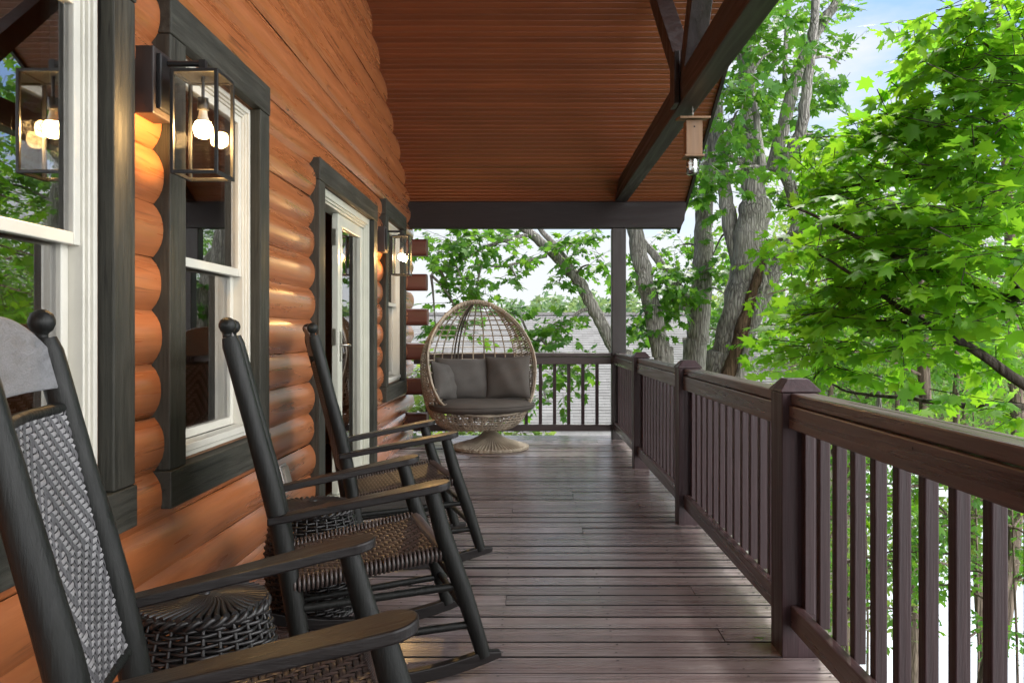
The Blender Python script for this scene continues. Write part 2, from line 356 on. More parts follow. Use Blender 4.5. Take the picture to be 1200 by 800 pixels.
# french door: left leaf folded into the room, right leaf closed
y0, y1, z1 = 5.22, 6.88, 2.17
mb = MB(); X0, X1 = -1.47, -1.34
mb.box((X0, y0+.002, .0), (X1, y0+.05, z1)); mb.box((X0, y1-.035, .0), (X1, y1-.002, z1)); mb.box((X0, y0+.05, z1-.05), (X1, y1-.035, z1-.002))
for q, xo in ((.016, .012), (.032, .026)): mb.box((X0, y1-.035-q, .02), (X1-xo, y1-.035-q+.0159, z1-.05)); mb.box((X0, y0+.05, z1-.05-q), (X1-xo, y1-.068, z1-.05-q+.0159))
mb.box((X0, y0+.05, -.01), (X1+.01, y1-.06, .022))
door = cpart(mb, 'door', M['doorwhite'], None, .003)
def leaf(ya, yb, name, xf):
    mb = MB(); x0, x1 = xf-.045, xf; st = .088; zl, zh = .03, z1-.085
    mb.box((x0, ya, zl), (x1, ya+st, zh)); mb.box((x0, yb-st, zl), (x1, yb, zh)); mb.box((x0, ya+st, zh-st), (x1, yb-st, zh)); mb.box((x0, ya+st, zl), (x1, yb-st, zl+.22))
    mb.box((x0+.008, ya+st, zl+.22), (x1+.006, ya+st+.022, zh-st)); mb.box((x0+.008, yb-st-.022, zl+.22), (x1+.006, yb-st, zh-st))
    return mb, (xf-.022, ya+st+.02, yb-st-.02, zl+.22, zh-st)
mb, g = leaf(5.93, y1-.069, 'door_leaf', -1.385); dl = cpart(mb, 'door_leaf', M['doorwhite'], door, .003)
mb = MB(); mb.add([(g[0], g[1], g[3]), (g[0], g[2], g[3]), (g[0], g[2], g[4]), (g[0], g[1], g[4])], [(0,1,2,3)]); cpart(mb, 'pane', M['pane'], door)
mb = MB(); mb.box((-1.385, 5.97, 1.0), (-1.378, 6.01, 1.22)); mb.tube([(-1.38, 5.99, 1.12), (-1.335, 5.99, 1.12), (-1.33, 6.01, 1.12), (-1.33, 6.09, 1.115)], .009, 10); cpart(mb, 'handle', M['steel'], door)
mb = MB(); mb.box((-2.3, 5.275, .03), (-1.49, 5.32, z1-.1)); cpart(mb, 'door_leaf', M['doorwhite'], door, .003)
for zz in (.3, 1.12, 1.85):
    mb = MB(); mb.box((-1.43, 5.922, zz), (-1.4, 5.928, zz+.12)); cpart(mb, 'strike_plate', M['steel'], door)
for yy in ((y0-.15, y0), (y1, y1+.15)):
    mb = MB(); mb.box((-1.42, yy[0], 0), (TX, yy[1], z1)); cpart(mb, 'trim', M['trimz'], door, .005)
mb = MB(); mb.box((-1.42, y0-.153, z1+.002), (TX+.004, y1+.153, z1+.14)); cpart(mb, 'trim', M['trimy'], door, .005)
# roof: beadboard boards below, a slab above
ROOFX0, ROOFX1 = -6.0, 1.80
mb = MB()
def slope_pt(y): return ceil_z(y)
for side in (1, -1):
    L = (9.72-RIDGE); nb = int(L*math.sqrt(1+SL*SL)/.0625); dy = L/nb
    for i in range(nb):
        a = RIDGE+side*dy*i; b = RIDGE+side*dy*(i+1); g = dy*.13
        prof = [(a, .022), (a+side*g, 0), (b-side*g, 0), (b, .022)]
        vs = []
        for x in (ROOFX0, ROOFX1):
            for y, h in prof: vs.append((x, y, slope_pt(y)+h))
        mb.add(vs, [(0,1,5,4) if side > 0 else (4,5,1,0), (1,2,6,5), (2,3,7,6)])
ceil = cpart(mb, 'porch_ceiling', M['ceil'])
mb = MB(); sh = plain('roof_shingle', (.09, .085, .08), .9)
for side in (1, -1):
    e = RIDGE+side*6.56
    mb.prism([(ROOFX0, RIDGE, slope_pt(RIDGE)+.026), (ROOFX0, e, slope_pt(e)+.026), (ROOFX0, e, slope_pt(e)+.16), (ROOFX0, RIDGE, slope_pt(RIDGE)+.16)], (ROOFX1-ROOFX0+.0, 0, 0))
cpart(mb, 'roof', sh)
mb = MB()
for side in (1, -1):
    e = RIDGE+side*6.57
    mb.prism([(1.802, RIDGE, slope_pt(RIDGE)-.03), (1.802, e, slope_pt(e)-.03), (1.802, e, slope_pt(e)+.17), (1.802, RIDGE, slope_pt(RIDGE)+.17)], (.03, 0, 0))
cpart(mb, 'rake_board', M['beamy'], None)
mb = MB(); mb.prism([(-1.36, 9.2, 2.402), (-1.36, 9.2, 2.70), (1.80, 9.2, 2.70), (1.785, 9.2, 2.49), (1.74, 9.2, 2.402)], (0, .14, 0)); cpart(mb, 'cross_beam', M['beamx'], None, .006)
mb = MB(); mb.prism([(-1.36, -2.8, 2.402), (-1.36, -2.8, 2.70), (1.80, -2.8, 2.70), (1.785, -2.8, 2.49), (1.74, -2.8, 2.402)], (0, .14, 0)); cpart(mb, 'cross_beam', M['beamx'], None, .006)
mb = MB(); mb.box((1.0, -2.9, 2.703), (1.135, 9.34, 2.905)); truss = cpart(mb, 'roof_truss', M['beamy'], None, .006)
for yb, top in ((5.36, [(6.6, None), (3.35, None)]), (1.04, [(-.2, None), (3.05, None)])):
    for yt, _ in top:
        mb = MB(); mb.beam((1.067, yb+(.07 if yt > yb else -.07), 2.90), (1.067, yt, ceil_z(yt)-.08 if abs(yt-RIDGE) > .5 else ceil_z(RIDGE)-.25), .13, .15); cpart(mb, 'strut', M['beamz'], truss, .005)
    mb = MB(); mb.box((.962, yb-.05, 2.712), (.998, yb+.11, 3.06)); cpart(mb, 'gusset', M['beamz'], truss, .004)
for yy in (9.2, -2.8):
    mb = MB(); mb.box((.962, yy+.003, -.02), (1.122, yy+.158, 2.40)); cpart(mb, 'porch_post', M['beamz'], None, .008)

# ------------------------------------------------------------------ deck
mb = MB(); DX0, DX1 = -1.41, 1.13
y = 9.62; BW = .1432
yv = 1148/375.0 + 40*0  # a joint seen at this depth
while y > -3.0:
    a = y-BW+.0055; b = y-.0055; bv = .0022
    cuts = [DX0, DX1+random.uniform(-.004, .004)]
    if random.random() < .45: cuts.insert(1, random.choice((-.56, -.10, .34, .78))+random.uniform(-.004, .004))
    for ci in range(len(cuts)-1):
        xa = cuts[ci]+(.0015 if ci else 0); xb = cuts[ci+1]-(.0015 if ci < len(cuts)-2 else 0)
        zt = random.uniform(-.0025, .0025); tl = random.uniform(-.0015, .0015); cup = random.uniform(-.0012, .0012); vs = []
        for x in (xa, xb):
            vs += [(x, a, -.055), (x, a, zt-bv), (x, a+bv, zt+tl), (x, (a+b)/2, zt+cup), (x, b-bv, zt-tl), (x, b, zt-bv), (x, b, -.055)]
        mb.add(vs, [(i, i+1, i+8, i+7) for i in range(2, 4)])
        mb.add(vs, [(0, 1, 8, 7), (1, 2, 9, 8), (4, 5, 12, 11), (5, 6, 13, 12), (6,5,4,3,2,1,0), (7,8,9,10,11,12,13)], 2)  # board edges and bevels coloured dark, putting the gap shade into them
    for x in (-1.0, -.56, -.10, .34, .78, 1.06):
        for yy in (a+.03, b-.03):
            px, py = x+random.uniform(-.008, .008), yy+random.uniform(-.006, .006); rr = random.uniform(.004, .006)
            if -1.3 < px < 1.09: mb.add([(px+rr*math.cos(k*math.pi/3), py+rr*math.sin(k*math.pi/3), zt+.0034) for k in range(6)], [tuple(range(6))], 1)
    y -= BW
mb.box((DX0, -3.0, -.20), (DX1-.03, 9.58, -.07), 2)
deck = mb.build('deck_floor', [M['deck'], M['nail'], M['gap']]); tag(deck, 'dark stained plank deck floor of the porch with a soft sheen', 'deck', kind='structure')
for yy in (-2.6, 1.5, 5.2, 9.25):
    mb = MB(); mb.box((.95, yy-.08, -8), (1.11, yy+.08, -.2)); cpart(mb, 'deck_support', M['beamz'])
mb = MB(); mb.box((-6, -2.8, -7), (-1.45, 9.1, -.12)); cpart(mb, 'foundation', M['log_end'])

# ------------------------------------------------------------------ railings
def cap_post(mb, x0, y0, w, h):
    mb.box((x0, y0, -.05), (x0+w, y0+w, h)); e = .006; t = .03
    c = [(x0-e, y0-e), (x0+w+e, y0-e), (x0+w+e, y0+w+e), (x0-e, y0+w+e)]; i_ = [(x0+t, y0+t), (x0+w-t, y0+t), (x0+w-t, y0+w-t), (x0+t, y0+w-t)]
    mb.add([(x, y, h+.002) for x, y in c]+[(x, y, h+.010) for x, y in c]+[(x, y, h+.052) for x, y in i_], [(3,2,1,0)]+[(k, (k+1)%4, 4+(k+1)%4, 4+k) for k in range(4)]+[(4+k, 4+(k+1)%4, 8+(k+1)%4, 8+k) for k in range(4)]+[(8,9,10,11)])
rail = empty('deck_railing', (1.02, 4, 0), 0, 'long dark brown deck railing with capped posts along the right side of the porch', 'railing')
RO = Vector((1.02, 4, 0))
def rpart(mb, name, mat, root, off, bevel=.004):
    mb.v = [tuple(Vector(v)-off) for v in mb.v]; return mb.build(name, mat, root, bevel)
PY = [-1.12, .94, 3.033, 5.10, 7.25]
for py in PY:
    mb = MB(); cap_post(mb, .953, py, .14, .985); rpart(mb, 'rail_post', M['railz'], rail, RO, .004)
segs = [(-1.12+.14, .94), (.94+.14, 3.033), (3.033+.14, 5.10), (5.10+.14, 7.25), (7.25+.14, 9.2)]
mb = MB(); mb.box((-.019, -.019, .17), (.019, .019, .94)); bal0 = None
for a, b in segs:
    m_ = MB(); m_.box((.985, a-.002, .942), (1.076, b+.002, .985)); rpart(m_, 'top_cap', M['raily'], rail, RO, .006)
    m_ = MB(); m_.box((.978, a-.001, .852), (1.018, b+.001, .9395)); 
    for yy_ in (a+.05, a+.055, b-.05, b-.06, (a+b)/2):
        zz_ = random.uniform(.87, .92); m_.add([(.9772, yy_+.0045*math.cos(k*math.pi/4), zz_+.0045*math.sin(k*math.pi/4)) for k in range(8)], [tuple(range(8))], 1)
    rpart(m_, 'top_rail', [M['raily'], M['nail']], rail, RO, .005)
    m_ = MB(); m_.box((.985, a-.001, .106), (1.023, b+.001, .192)); rpart(m_, 'bottom_rail', M['raily'], rail, RO, .005)
    n = int(round((b-a)/.1525)); st = (b-a)/n
    for k in range(n+1):
        yy = b-.022-k*st
        if yy < a: continue
        if bal0 is None: bal0 = mb.build('baluster', M['railz'], rail, .004, Vector((1.044, yy, 0))-RO)
        else: share(bal0, 'baluster', rail, Vector((1.044, yy, 0))-RO)
farrail = empty('deck_railing', (0, 9.3, 0), 0, 'short dark railing across the far end of the deck behind the egg chair', 'railing'); FO = Vector((0, 9.3, 0))
m_ = MB(); m_.box((-1.3, 9.24, .942), (.960, 9.33, .985)); rpart(m_, 'top_cap', M['railx'], farrail, FO, .005)
m_ = MB(); m_.box((-1.3, 9.262, .852), (.960, 9.30, .9395)); rpart(m_, 'top_rail', M['railx'], farrail, FO)
m_ = MB(); m_.box((-1.3, 9.262, .086), (.960, 9.30, .165)); rpart(m_, 'bottom_rail', M['railx'], farrail, FO)
k = 0; x = .93-.13
m_ = MB(); m_.box((-.019, -.019, .12), (.019, .019, .92)); b1 = None
while x > -1.28:
    if b1 is None: b1 = m_.build('baluster', M['railz'], farrail, .003, Vector((x, 9.319, 0))-FO)
    else: share(b1, 'baluster', farrail, Vector((x, 9.319, 0))-FO)
    x -= .1625

# ------------------------------------------------------------------ rocking chairs
def weave(mb, org, eu, ev, W, Hh, nu, nv, mode, nrm, bul=0.0, base=None):
    """woven sheet: floats of cord over a 2-up 2-down figure; org corner, eu/ev unit axes"""
    org = Vector(org); eu = Vector(eu); ev = Vector(ev); nrm = Vector(nrm)
    du, dv = W/nu, Hh/nv
    def P(a, b, h):
        t = (a/W-.5)*2; bb = bul*(1-t*t) if bul else 0
        return org+eu*a+ev*b+nrm*(h+bb)
    g = 12
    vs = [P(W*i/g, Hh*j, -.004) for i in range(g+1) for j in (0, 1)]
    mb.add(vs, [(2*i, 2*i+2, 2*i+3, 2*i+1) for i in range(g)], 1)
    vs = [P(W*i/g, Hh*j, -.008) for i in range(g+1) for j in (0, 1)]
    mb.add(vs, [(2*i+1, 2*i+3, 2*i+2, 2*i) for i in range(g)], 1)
    def over(i, j):
        k = (abs(i-nu/2+.5)+abs(j-nv/2+.5)) if mode == 'diamond' else (abs(i-nu/2+.5)+j)
        return int(k) % 4 < 2
    def floats(a0, a1, b, horiz):
        Ls = [0, .25, .5, .75, 1]; hs = [.0005, .0042, .0052, .0042, .0005]; wid = .40
        vs = []
        for t, h in zip(Ls, hs):
            a = a0+(a1-a0)*t
            for wv, hh in ((-wid, h*.35), (0, h), (wid, h*.35)):
                if horiz: vs.append(P(a, (b+wv)*dv, hh))
                else: vs.append(P((b+wv)*du, a, hh))
        fs = [(i*3+j, (i+1)*3+j, (i+1)*3+j+1, i*3+j+1) if horiz else (i*3+j+1, (i+1)*3+j+1, (i+1)*3+j, i*3+j) for i in range(4) for j in range(2)]
        mb.add(vs, fs, 0 if horiz else 2, True)
    for j in range(nv):
        i = 0
        while i < nu:
            if over(i, j):
                s_ = i
                while i < nu and over(i, j): i += 1
                floats((s_-.02)*du, (i+.02)*du, j+.5, True)
            else: i += 1
    for i in range(nu):
        j = 0
        while j < nv:
            if not over(i, j):
                s_ = j
                while j < nv and not over(i, j): j += 1
                floats((s_-.15)*dv, (j+.15)*dv, i+.5, False)
            else: j += 1
XO = .30                                   # local x = s + XO
def make_chair(label):
    root = empty('rocking_chair', (0,0,0), 0, label, 'rocking chair', 'black rocking chairs along the log wall')
    bp = [(-.480, .075), (-.5066, .222), (-.572, .60), (-.652, .92), (-.722, 1.195)]
    def post_s(z):
        for (s0, z0), (s1, z1) in zip(bp[:-1], bp[1:]):
            if z0 <= z <= z1: return s0+(s1-s0)*(z-z0)/(z1-z0)
        return bp[-1][0]
    for sg in (-1, 1):
        Y = sg*.245
        mb = MB(); path = smooth_path([(s+XO, Y, z) for s, z in bp], 6); k = len(path)
        rr = [.030+.004*math.sin(math.pi*min(1, i/k*1.4)) for i in range(k)]; rr[-1] = .024
        mb.tube(path, rr, 14, 0, True, .02); p = mb.build('back_post', M['chair'], root)
        mb = MB(); sx = -.728+XO; mb.lathe([(.001, -.004), (.015, -.004), (.013, .004), (.0135, .010), (.022, .017), (.0275, .030), (.0275, .040), (.022, .053), (.010, .061), (.0005, .063)], 20, (sx, Y, 1.197)); mb.build('finial', M['chair'], p)
        mb = MB(); mb.tube([(.124+XO, sg*.292, .07), (.055+XO, sg*.293, .29), (-.02+XO, sg*.295, .50), (-.066+XO, sg*.297, .668)], [.026, .031, .031, .026], 14, 0, True, .02); mb.build('front_leg', M['chair'], root)
        # arm: a paddle seen from above, sloping up to the front
        mb = MB(); out = []
        L0, L1 = -.605, .002
        for t in np.linspace(0, 1, 12): out.append((L0+(L1-.055-L0)*t, .026+.030*t**1.3))
        for a in np.linspace(85, 0, 9): out.append((L1-.055+.055*math.cos(R(a)), .056*math.sin(R(a))))
        low = [(s, -w*.95) for s, w in reversed(out[:-1])]
        pl = out+low; ang = lambda s: .602+.101*(s+.60)/.63
        n = len(pl)
        top = [(s+XO, sg*(.262+.038*min(1, max(0, (s+.6)/.5)))+w, ang(s)) for s, w in pl]
        mb.prism([(x, y, z-.026) for x, y, z in top], (0, 0, .026)); mb.build('armrest', M['arm'], root, .005)
        # rocker
        mb = MB(); zb = lambda s: (s+.2)**2/2.5
        ss = np.linspace(-.80, .185, 26); prof = [(s, zb(s)) for s in ss]
        topp = []
        for i, s in enumerate(ss[::-1]):
            e = min((s+.80), (.185-s))/.07; th = .046*min(1, .45+.55*e)
            topp.append((s, zb(s)+th))
        prof += topp
        mb.prism([(s+XO, sg*.292-.018, z+.002) for s, z in prof], (0, .036, 0)); mb.build('rocker', M['arm'], root, .004)
        for zf, zr in ((.325, .285), (.185, .155)):
            mb = MB(); mb.tube([(.124-.30*(zf-.06)+XO, sg*.292, zf), (post_s(zr)+XO, sg*.25, zr)], .0135, 10); mb.build('stretcher', M['chair'], root)
        mb = MB(); mb.tube([(-.02+XO, sg*.285, .437), (-.53+XO, sg*.248, .36)], .019, 12); mb.build('seat_rail', M['chair'], root)
    for s, z in ((.055, .30), (.085, .20)):
        mb = MB(); mb.tube([(s+XO, -.29, z), (s+XO, .29, z)], .0135, 10); mb.build('stretcher', M['chair'], root)
    mb = MB(); mb.tube([(post_s(.24)+XO, -.245, .24), (post_s(.24)+XO, .245, .24)], .0135, 10); mb.build('stretcher', M['chair'], root)
    mb = MB(); f = Vector((.51, 0, .078)); L = f.length; f.normalize()
    weave(mb, (-.535+XO, .262, .372), f, (0, -1, 0), L+.005, .524, 30, 31, 'zig', Vector((0,-1,0)).cross(f)*-1 if False else f.cross(Vector((0,-1,0)))*-1 if (f.cross(Vector((0,-1,0)))).z < 0 else f.cross(Vector((0,-1,0))), 0)
    for sg in (-1, 1):                     # cord wrapped over the rails
        for i in range(34):
            t = (i+.5)/34; c = Vector((-.525+.50*t+XO, sg*(.252+.030*t), .366+.076*t))
            pts = [c+Vector((0, math.cos(a)*.024, math.sin(a)*.024)) for a in np.linspace(0, 2*math.pi, 10)]
            mb.tube(pts, .0055, 5, 0, False)
    for i in range(44):
        yv = -.272+.544*(i+.5)/44; c = Vector((-.02+XO, yv, .437)); pts = [c+Vector((math.cos(a)*.024, 0, math.sin(a)*.024)) for a in np.linspace(0, 2*math.pi, 10)]
        mb.tube(pts, .0055, 5, 0, False)
    mb.build('woven_seat', [M['weave_seat'], M['weave_gap'], M['weave_warp']], root)
    mb = MB(); a = Vector((post_s(.50)+XO, 0, .50)); b = Vector((post_s(1.045)+XO, 0, 1.045)); e = (b-a); L = e.length; e.normalize()
    nr = Vector((0, 1, 0)).cross(e); nr = nr if nr.x > 0 else -nr
    weave(mb, a+Vector((.004, -.222, 0)), (0, 1, 0), e, .444, L, 36, 43, 'diamond', nr, -.02)
    weave(mb, a+Vector((-.012, .222, 0)), (0, -1, 0), e, .444, L, 36, 43, 'diamond', -nr, .02)
    mb.build('woven_back', [M['weave_back'], M['weave_gap'], M['weave_warp2']], root)
    for z in (.50, 1.045):
        mb = MB(); mb.tube(smooth_path([(post_s(z)+XO, -.24, z), (post_s(z)-.022+XO, 0, z), (post_s(z)+XO, .24, z)], 5), .013, 10); mb.build('back_rod', M['chair'], root)
    mb = MB(); n = 14; fr = []; bk = []
    for i in range(n+1):
        t = -1+2*i/n; y = .235*t; bow = -.03*(1-t*t)
        for z in (1.088, 1.168+.072*(1-t*t)**.8): fr.append((post_s(min(z, 1.19))+XO+bow+.010, y, z)); bk.append((post_s(min(z, 1.19))+XO+bow-.010, y, z))
    o = len(fr); fs = []
    for i in range(n):
        a, b, c, d = 2*i, 2*i+2, 2*i+3, 2*i+1
        fs += [(a, b, c, d), (o+d, o+c, o+b, o+a), (d, c, o+c, o+d), (b, a, o+a, o+b)]
    fs += [(0, 1, o+1, o), (2*n+1, 2*n, o+2*n, o+2*n+1)]
    mb.add(fr+bk, fs); hs = mb.build('head_slat', M['slat'], root, .004); hs['label'] = 'worn arched head slat, its sky sheen coloured pale grey'
    return root
A18 = R(18); fv = Vector((math.cos(A18), math.sin(A18), 0)); lv = Vector((-math.sin(A18), math.cos(A18), 0))
tips = [(-.20, 1.477), (-.27, 2.82), (-.36, 4.21)]
labs = ['nearest black rocking chair, cut off by the picture edge, with pale woven back',
        'middle black rocking chair standing beside the wicker drum table below the outlet cover',
        'farthest black rocking chair, standing in front of the french door near the egg chair']
proto = None
for (tx, ty), lb in zip(tips, labs):
    o = make_chair(lb) if proto is None else copy_tree(proto); proto = proto or o
    o['label'] = lb; o.location = Vector((tx, ty, 0))+lv*.30-fv*.30+Vector((0,0,.002)); o.rotation_euler = (0, 0, A18)

# ------------------------------------------------------------------ wicker drum tables
def make_table(label):
    root = empty('wicker_table', (0,0,0), 0, label, 'side table', 'black wicker drum tables between the rocking chairs')
    prof = lambda t: .158+.040*math.sin(math.pi*min(1, t*1.02))**.8 if t < 1 else .158
    hgt = .44; mb = MB(); ns = 26
    for k in range(ns):
        a = 2*math.pi*k/ns; mb.tube([(prof(t)*math.cos(a), prof(t)*math.sin(a), .01+hgt*t) for t in np.linspace(0, 1, 9)], .0055, 6)
    for r_ in range(34):
        t = (r_+.5)/34; z = .012+hgt*t; n = ns*4; pts = []
        for j in range(n):
            a = 2*math.pi*j/n; w = .006*math.cos(a*ns/2+(math.pi if r_ % 2 else 0)); q = prof(t)+w; pts.append((q*math.cos(a), q*math.sin(a), z))
        mb.ring(pts, [.0058]*(n+2), 5)
    for z, rr in ((.012, prof(0)+.004), (.448, prof(1)+.006)):
        for ph in (0, math.pi):
            pts = [((rr+.009*math.cos(8*a*2+ph))*math.cos(a), (rr+.009*math.cos(8*a*2+ph))*math.sin(a), z+.009*math.sin(8*a*2+ph)) for a in np.linspace(0, 2*math.pi, 97)[:-1]]
            mb.ring(pts, [.009]*98, 6)
    mb.build('basket_body', M['wicker'], root)
    mb = MB(); mb.lathe([(.16, .452), (.0, .460)], 32)
    for k in range(44):                    # pinwheel top
        a0 = 2*math.pi*k/44; pts = []
        for t in np.linspace(0, 1, 8):
            q = .012+.156*t; a = a0+.9*(1-t)**2; pts.append((q*math.cos(a), q*math.sin(a), .466+.014*(1-t)**1.5-.004*t+.003*math.sin(t*22+k*math.pi)))
        mb.tube(pts, [.004+.006*t for t in np.linspace(0, 1, 8)], 6)
    mb.lathe([(.0, .492), (.014, .489), (.02, .478), (.02, .465)], 14)
    mb.build('table_top', M['wicker'], root); return root
t1 = make_table('black wicker drum table in the near corner behind the armrest of the closest rocker'); t1.location = (-.905, 2.27, 0)
t2 = copy_tree(t1); t2.location = (-.93, 3.52, 0); t2.rotation_euler = (0, 0, .7); t2['label'] = 'black wicker drum table between the middle and farthest rocking chairs'

# ------------------------------------------------------------------ egg chair
EG = Vector((-.39, 8.50, 0)); ea = R(22)
egg = empty('egg_chair', EG, ea, 'round rattan egg chair with grey cushions at the far end of the deck', 'egg chair')
EC, RX, RY, RZ = Vector((-.12, .04, .87)), .60, .56, .675
def shell(az, el):                         # az 0 = back (+y)
    c = math.cos(el)**(.42 if el < 0 else 1.0) if abs(el) < 1.57 else 0.0; z = math.sin(el); sq = 1-.16*max(0, z)**2
    return Vector((RX*c*math.sin(az)*sq, RY*c*math.cos(az)*sq, RZ*z))+EC
pa, pb = Vector((0, -.50, .41)), Vector((0, -.10, 1.54)); pn = Vector((0, pb.z-pa.z, -(pb.y-pa.y))).normalized()
CUTZ = [.10, .34, .370, .40, .45, .52, .66, .85, 1.15, 1.40, 1.60]; CUTY = [-1.5, -.66, -.50, -.40, -.29, -.23, -.17, -.12, -.03, .06, .14]
def cut(p): return p.y-float(np.interp(p.z, CUTZ, CUTY))
def keep(p): return cut(p) > 0
def clip_paths(pts):
    runs = []; cur = []
    for p in pts:
        if keep(p): cur.append(p)
        else:
            if len(cur) > 2: runs.append(cur)
            cur = []
    if len(cur) > 2: runs.append(cur)
    return runs
mb = MB()
mer = [shell_az for shell_az in np.linspace(-math.pi, math.pi, 31)[:-1]]
for az in mer:
    for run in clip_paths([shell(az, el) for el in np.linspace(-1.35, 1.5, 60)]): mb.tube(run, .0075, 6)
for el in list(np.linspace(-1.25, -.25, 15))+list(np.linspace(-.14, 1.3, 15)):
    pts = [shell(az, el) for az in np.linspace(-math.pi, math.pi, 97)]
    for run in clip_paths(pts): mb.tube(run, .0062, 6)
for k in range(44):                        # slanting strands of the bowl and the sides
    az0 = -math.pi+2*math.pi*k/44
    for sg in (-1, 1):
        for run in clip_paths([shell(az0+sg*.55*t, -1.2+1.15*t) for t in np.linspace(0, 1, 24)]): mb.tube(run, .005, 5)
for sgx in (-1, 1):                        # close zigzag beside the rim
    for k in range(46):
        for sg in (-1, 1):
            el0 = -.75+1.75*k/45
            pts = [shell(sgx*(1.05+.75*t), el0+sg*.16*(t-.5)) for t in np.linspace(0, 1, 14)]
            for run in clip_paths(pts): mb.tube(run, .0048, 5)
basket = mb.build('basket', M['rattan'], egg)
mb = MB()
for off in (-.035, .035):
    for run in clip_paths([shell(off-.12, el) for el in np.linspace(-.6, 1.52, 40)]): mb.tube(run, .010, 8)
mb.build('back_spine', M['rattan_dark'], egg)
rim = []
for az in np.linspace(-math.pi, math.pi, 121)[:-1]:
    lo, hi = -1.57, 1.57                   # the shell point of this azimuth lying in the rim plane
    els = np.linspace(-1.56, 1.56, 400); prev = None
    for e_ in els:
        p = shell(az, e_); s_ = cut(p)
        if prev is not None and prev[0]*s_ < 0: rim.append((p+prev[1])/2)
        prev = (s_, p)
cen = sum(rim, Vector())/len(rim); ux = Vector((1,0,0)); uy = pn.cross(ux)
rim.sort(key=lambda p: math.atan2((p-cen).dot(uy), (p-cen).dot(ux)))
cl = [rim[0]]
for p in rim[1:]:
    if (p-cl[-1]).length > .012: cl.append(p)
mb = MB()
for dr, dn, rr in ((.0, .0, .014), (.012, .02, .010), (.012, -.02, .010)):
    mb.ring([cen+(p-cen)*(1+dr)+pn*dn for p in cl], [rr]*(len(cl)+2), 8)
for i in range(0, len(cl)):                # cord bindings
    p = cl[i]; d = (cl[(i+1) % len(cl)]-p).normalized(); q = pn.cross(d)
    if i % 2 == 0: mb.tube([p+(pn*math.cos(a)+q*math.sin(a))*.026+d*.012*a/6.28 for a in np.linspace(0, 6.28, 10)], .005, 5, 0, False)
mb.build('rim', M['rattan'], egg)
mb = MB(); prof = [(.395, .0), (.40, .012), (.39, .028), (.30, .055), (.20, .085), (.12, .125), (.075, .165), (.06, .20)]
mb.lathe([(r_-.008, z) for r_, z in prof], 48)
for k in range(64):
    a = 2*math.pi*k/64; mb.tube([(r_*math.cos(a+.25*(.4-r_)), r_*math.sin(a+.25*(.4-r_)), z+.003) for r_, z in prof[1:]], [.010, .010, .009, .008, .006, .005, .004], 6)
for q in (0, .016): mb.ring([((.395+.006*math.sin(40*a))*math.cos(a), (.395+.006*math.sin(40*a))*math.sin(a), .012+q) for a in np.linspace(0, 2*math.pi, 161)[:-1]], [.009]*162, 6)
mb.build('base', M['rattan'], egg)
def pillow_mb(w, h, t, pinch=.055, n=22, seed=0):
    mb = MB(); r_ = random.Random(seed); ph = [r_.uniform(0, 6) for _ in range(6)]
    for sd in (1, -1):
        vs = []; fs = []
        for i in range(n+1):
            for j in range(n+1):
                a, b = -1+2*i/n, -1+2*j/n
                px = a*w/2*(1-pinch*(1-b*b)*abs(a)**3*1.2); pz = b*h/2*(1-pinch*(1-a*a)*abs(b)**3*1.2)
                q = max(0, (1-abs(a)**2.6)*(1-abs(b)**2.6))**.5
                wr = .006*math.sin(a*7+b*3+ph[0])*q+.005*math.sin(b*9-a*4+ph[1])*q+.010*math.sin(a*2.3+ph[2])*math.sin(b*2.1+ph[3])*q
                vs.append((px, sd*(t/2*q)+wr, pz))
        for i in range(n):
            for j in range(n):
                f = (i*(n+1)+j, (i+1)*(n+1)+j, (i+1)*(n+1)+j+1, i*(n+1)+j+1); fs.append(f if sd < 0 else f[::-1])
        mb.add(vs, fs, 0, True)
    return mb
mb = MB(); n = 40; rows = []                # round seat cushion
for kz, (q, z) in enumerate([(0, .50), (.3, .502), (.6, .498), (.82, .487), (.95, .462), (1.0, .43), (.97, .40), (.86, .375), (.5, .365), (0, .365)]):
    rows.append([(-.12+q*.555*math.copysign(abs(math.cos(a))**.9, math.cos(a)), -.09+q*.43*math.copysign(abs(math.sin(a))**.9, math.sin(a)), z+.03+.006*math.sin(3*a)*q*(1 if z > .43 else 0)) for a in np.linspace(0, 2*math.pi, n+1)[:-1]])
mb.add([p for r_ in rows for p in r_], [(i*n+j, i*n+(j+1) % n, (i+1)*n+(j+1) % n, (i+1)*n+j) for i in range(len(rows)-1) for j in range(n)][::-1], 0, True)
sc_ = mb.build('seat_cushion', M['cushion2'], egg, .001); sc_.modifiers.clear()
sp = MB(); sp.ring([(-.12+.555*math.copysign(abs(math.cos(a))**.9, math.cos(a)), -.09+.43*math.copysign(abs(math.sin(a))**.9, math.sin(a)), .475) for a in np.linspace(0, 2*math.pi, 61)[:-1]], [.006]*62, 6); sp.build('piping', M['cushion2'], sc_)
def pillow(loc, w, h, t, rx, ry, rz, label, mat, seed):
    m_ = pillow_mb(w, h, t, seed=seed); o = m_.build('pillow', mat); o.location = loc
    o.rotation_euler = (Matrix.Rotation(rz, 3, 'Z') @ Matrix.Rotation(rx, 3, 'X') @ Matrix.Rotation(ry, 3, 'Y')).to_euler()
    return tag(o, label, 'pillow', 'grey pillows on the egg chair')
pillow(at(543, 444, 8.50)+Vector((0, 0, 0)), .60, .46, .20, R(-16), R(1), R(10), 'wide grey pillow in the middle of the egg chair backrest', M['cushion'], 1)
pillow(at(595, 442, 8.48), .48, .46, .17, R(-14), R(-2), R(-6), 'square brownish grey pillow at the right side of the egg chair', M['cushion2'], 2)
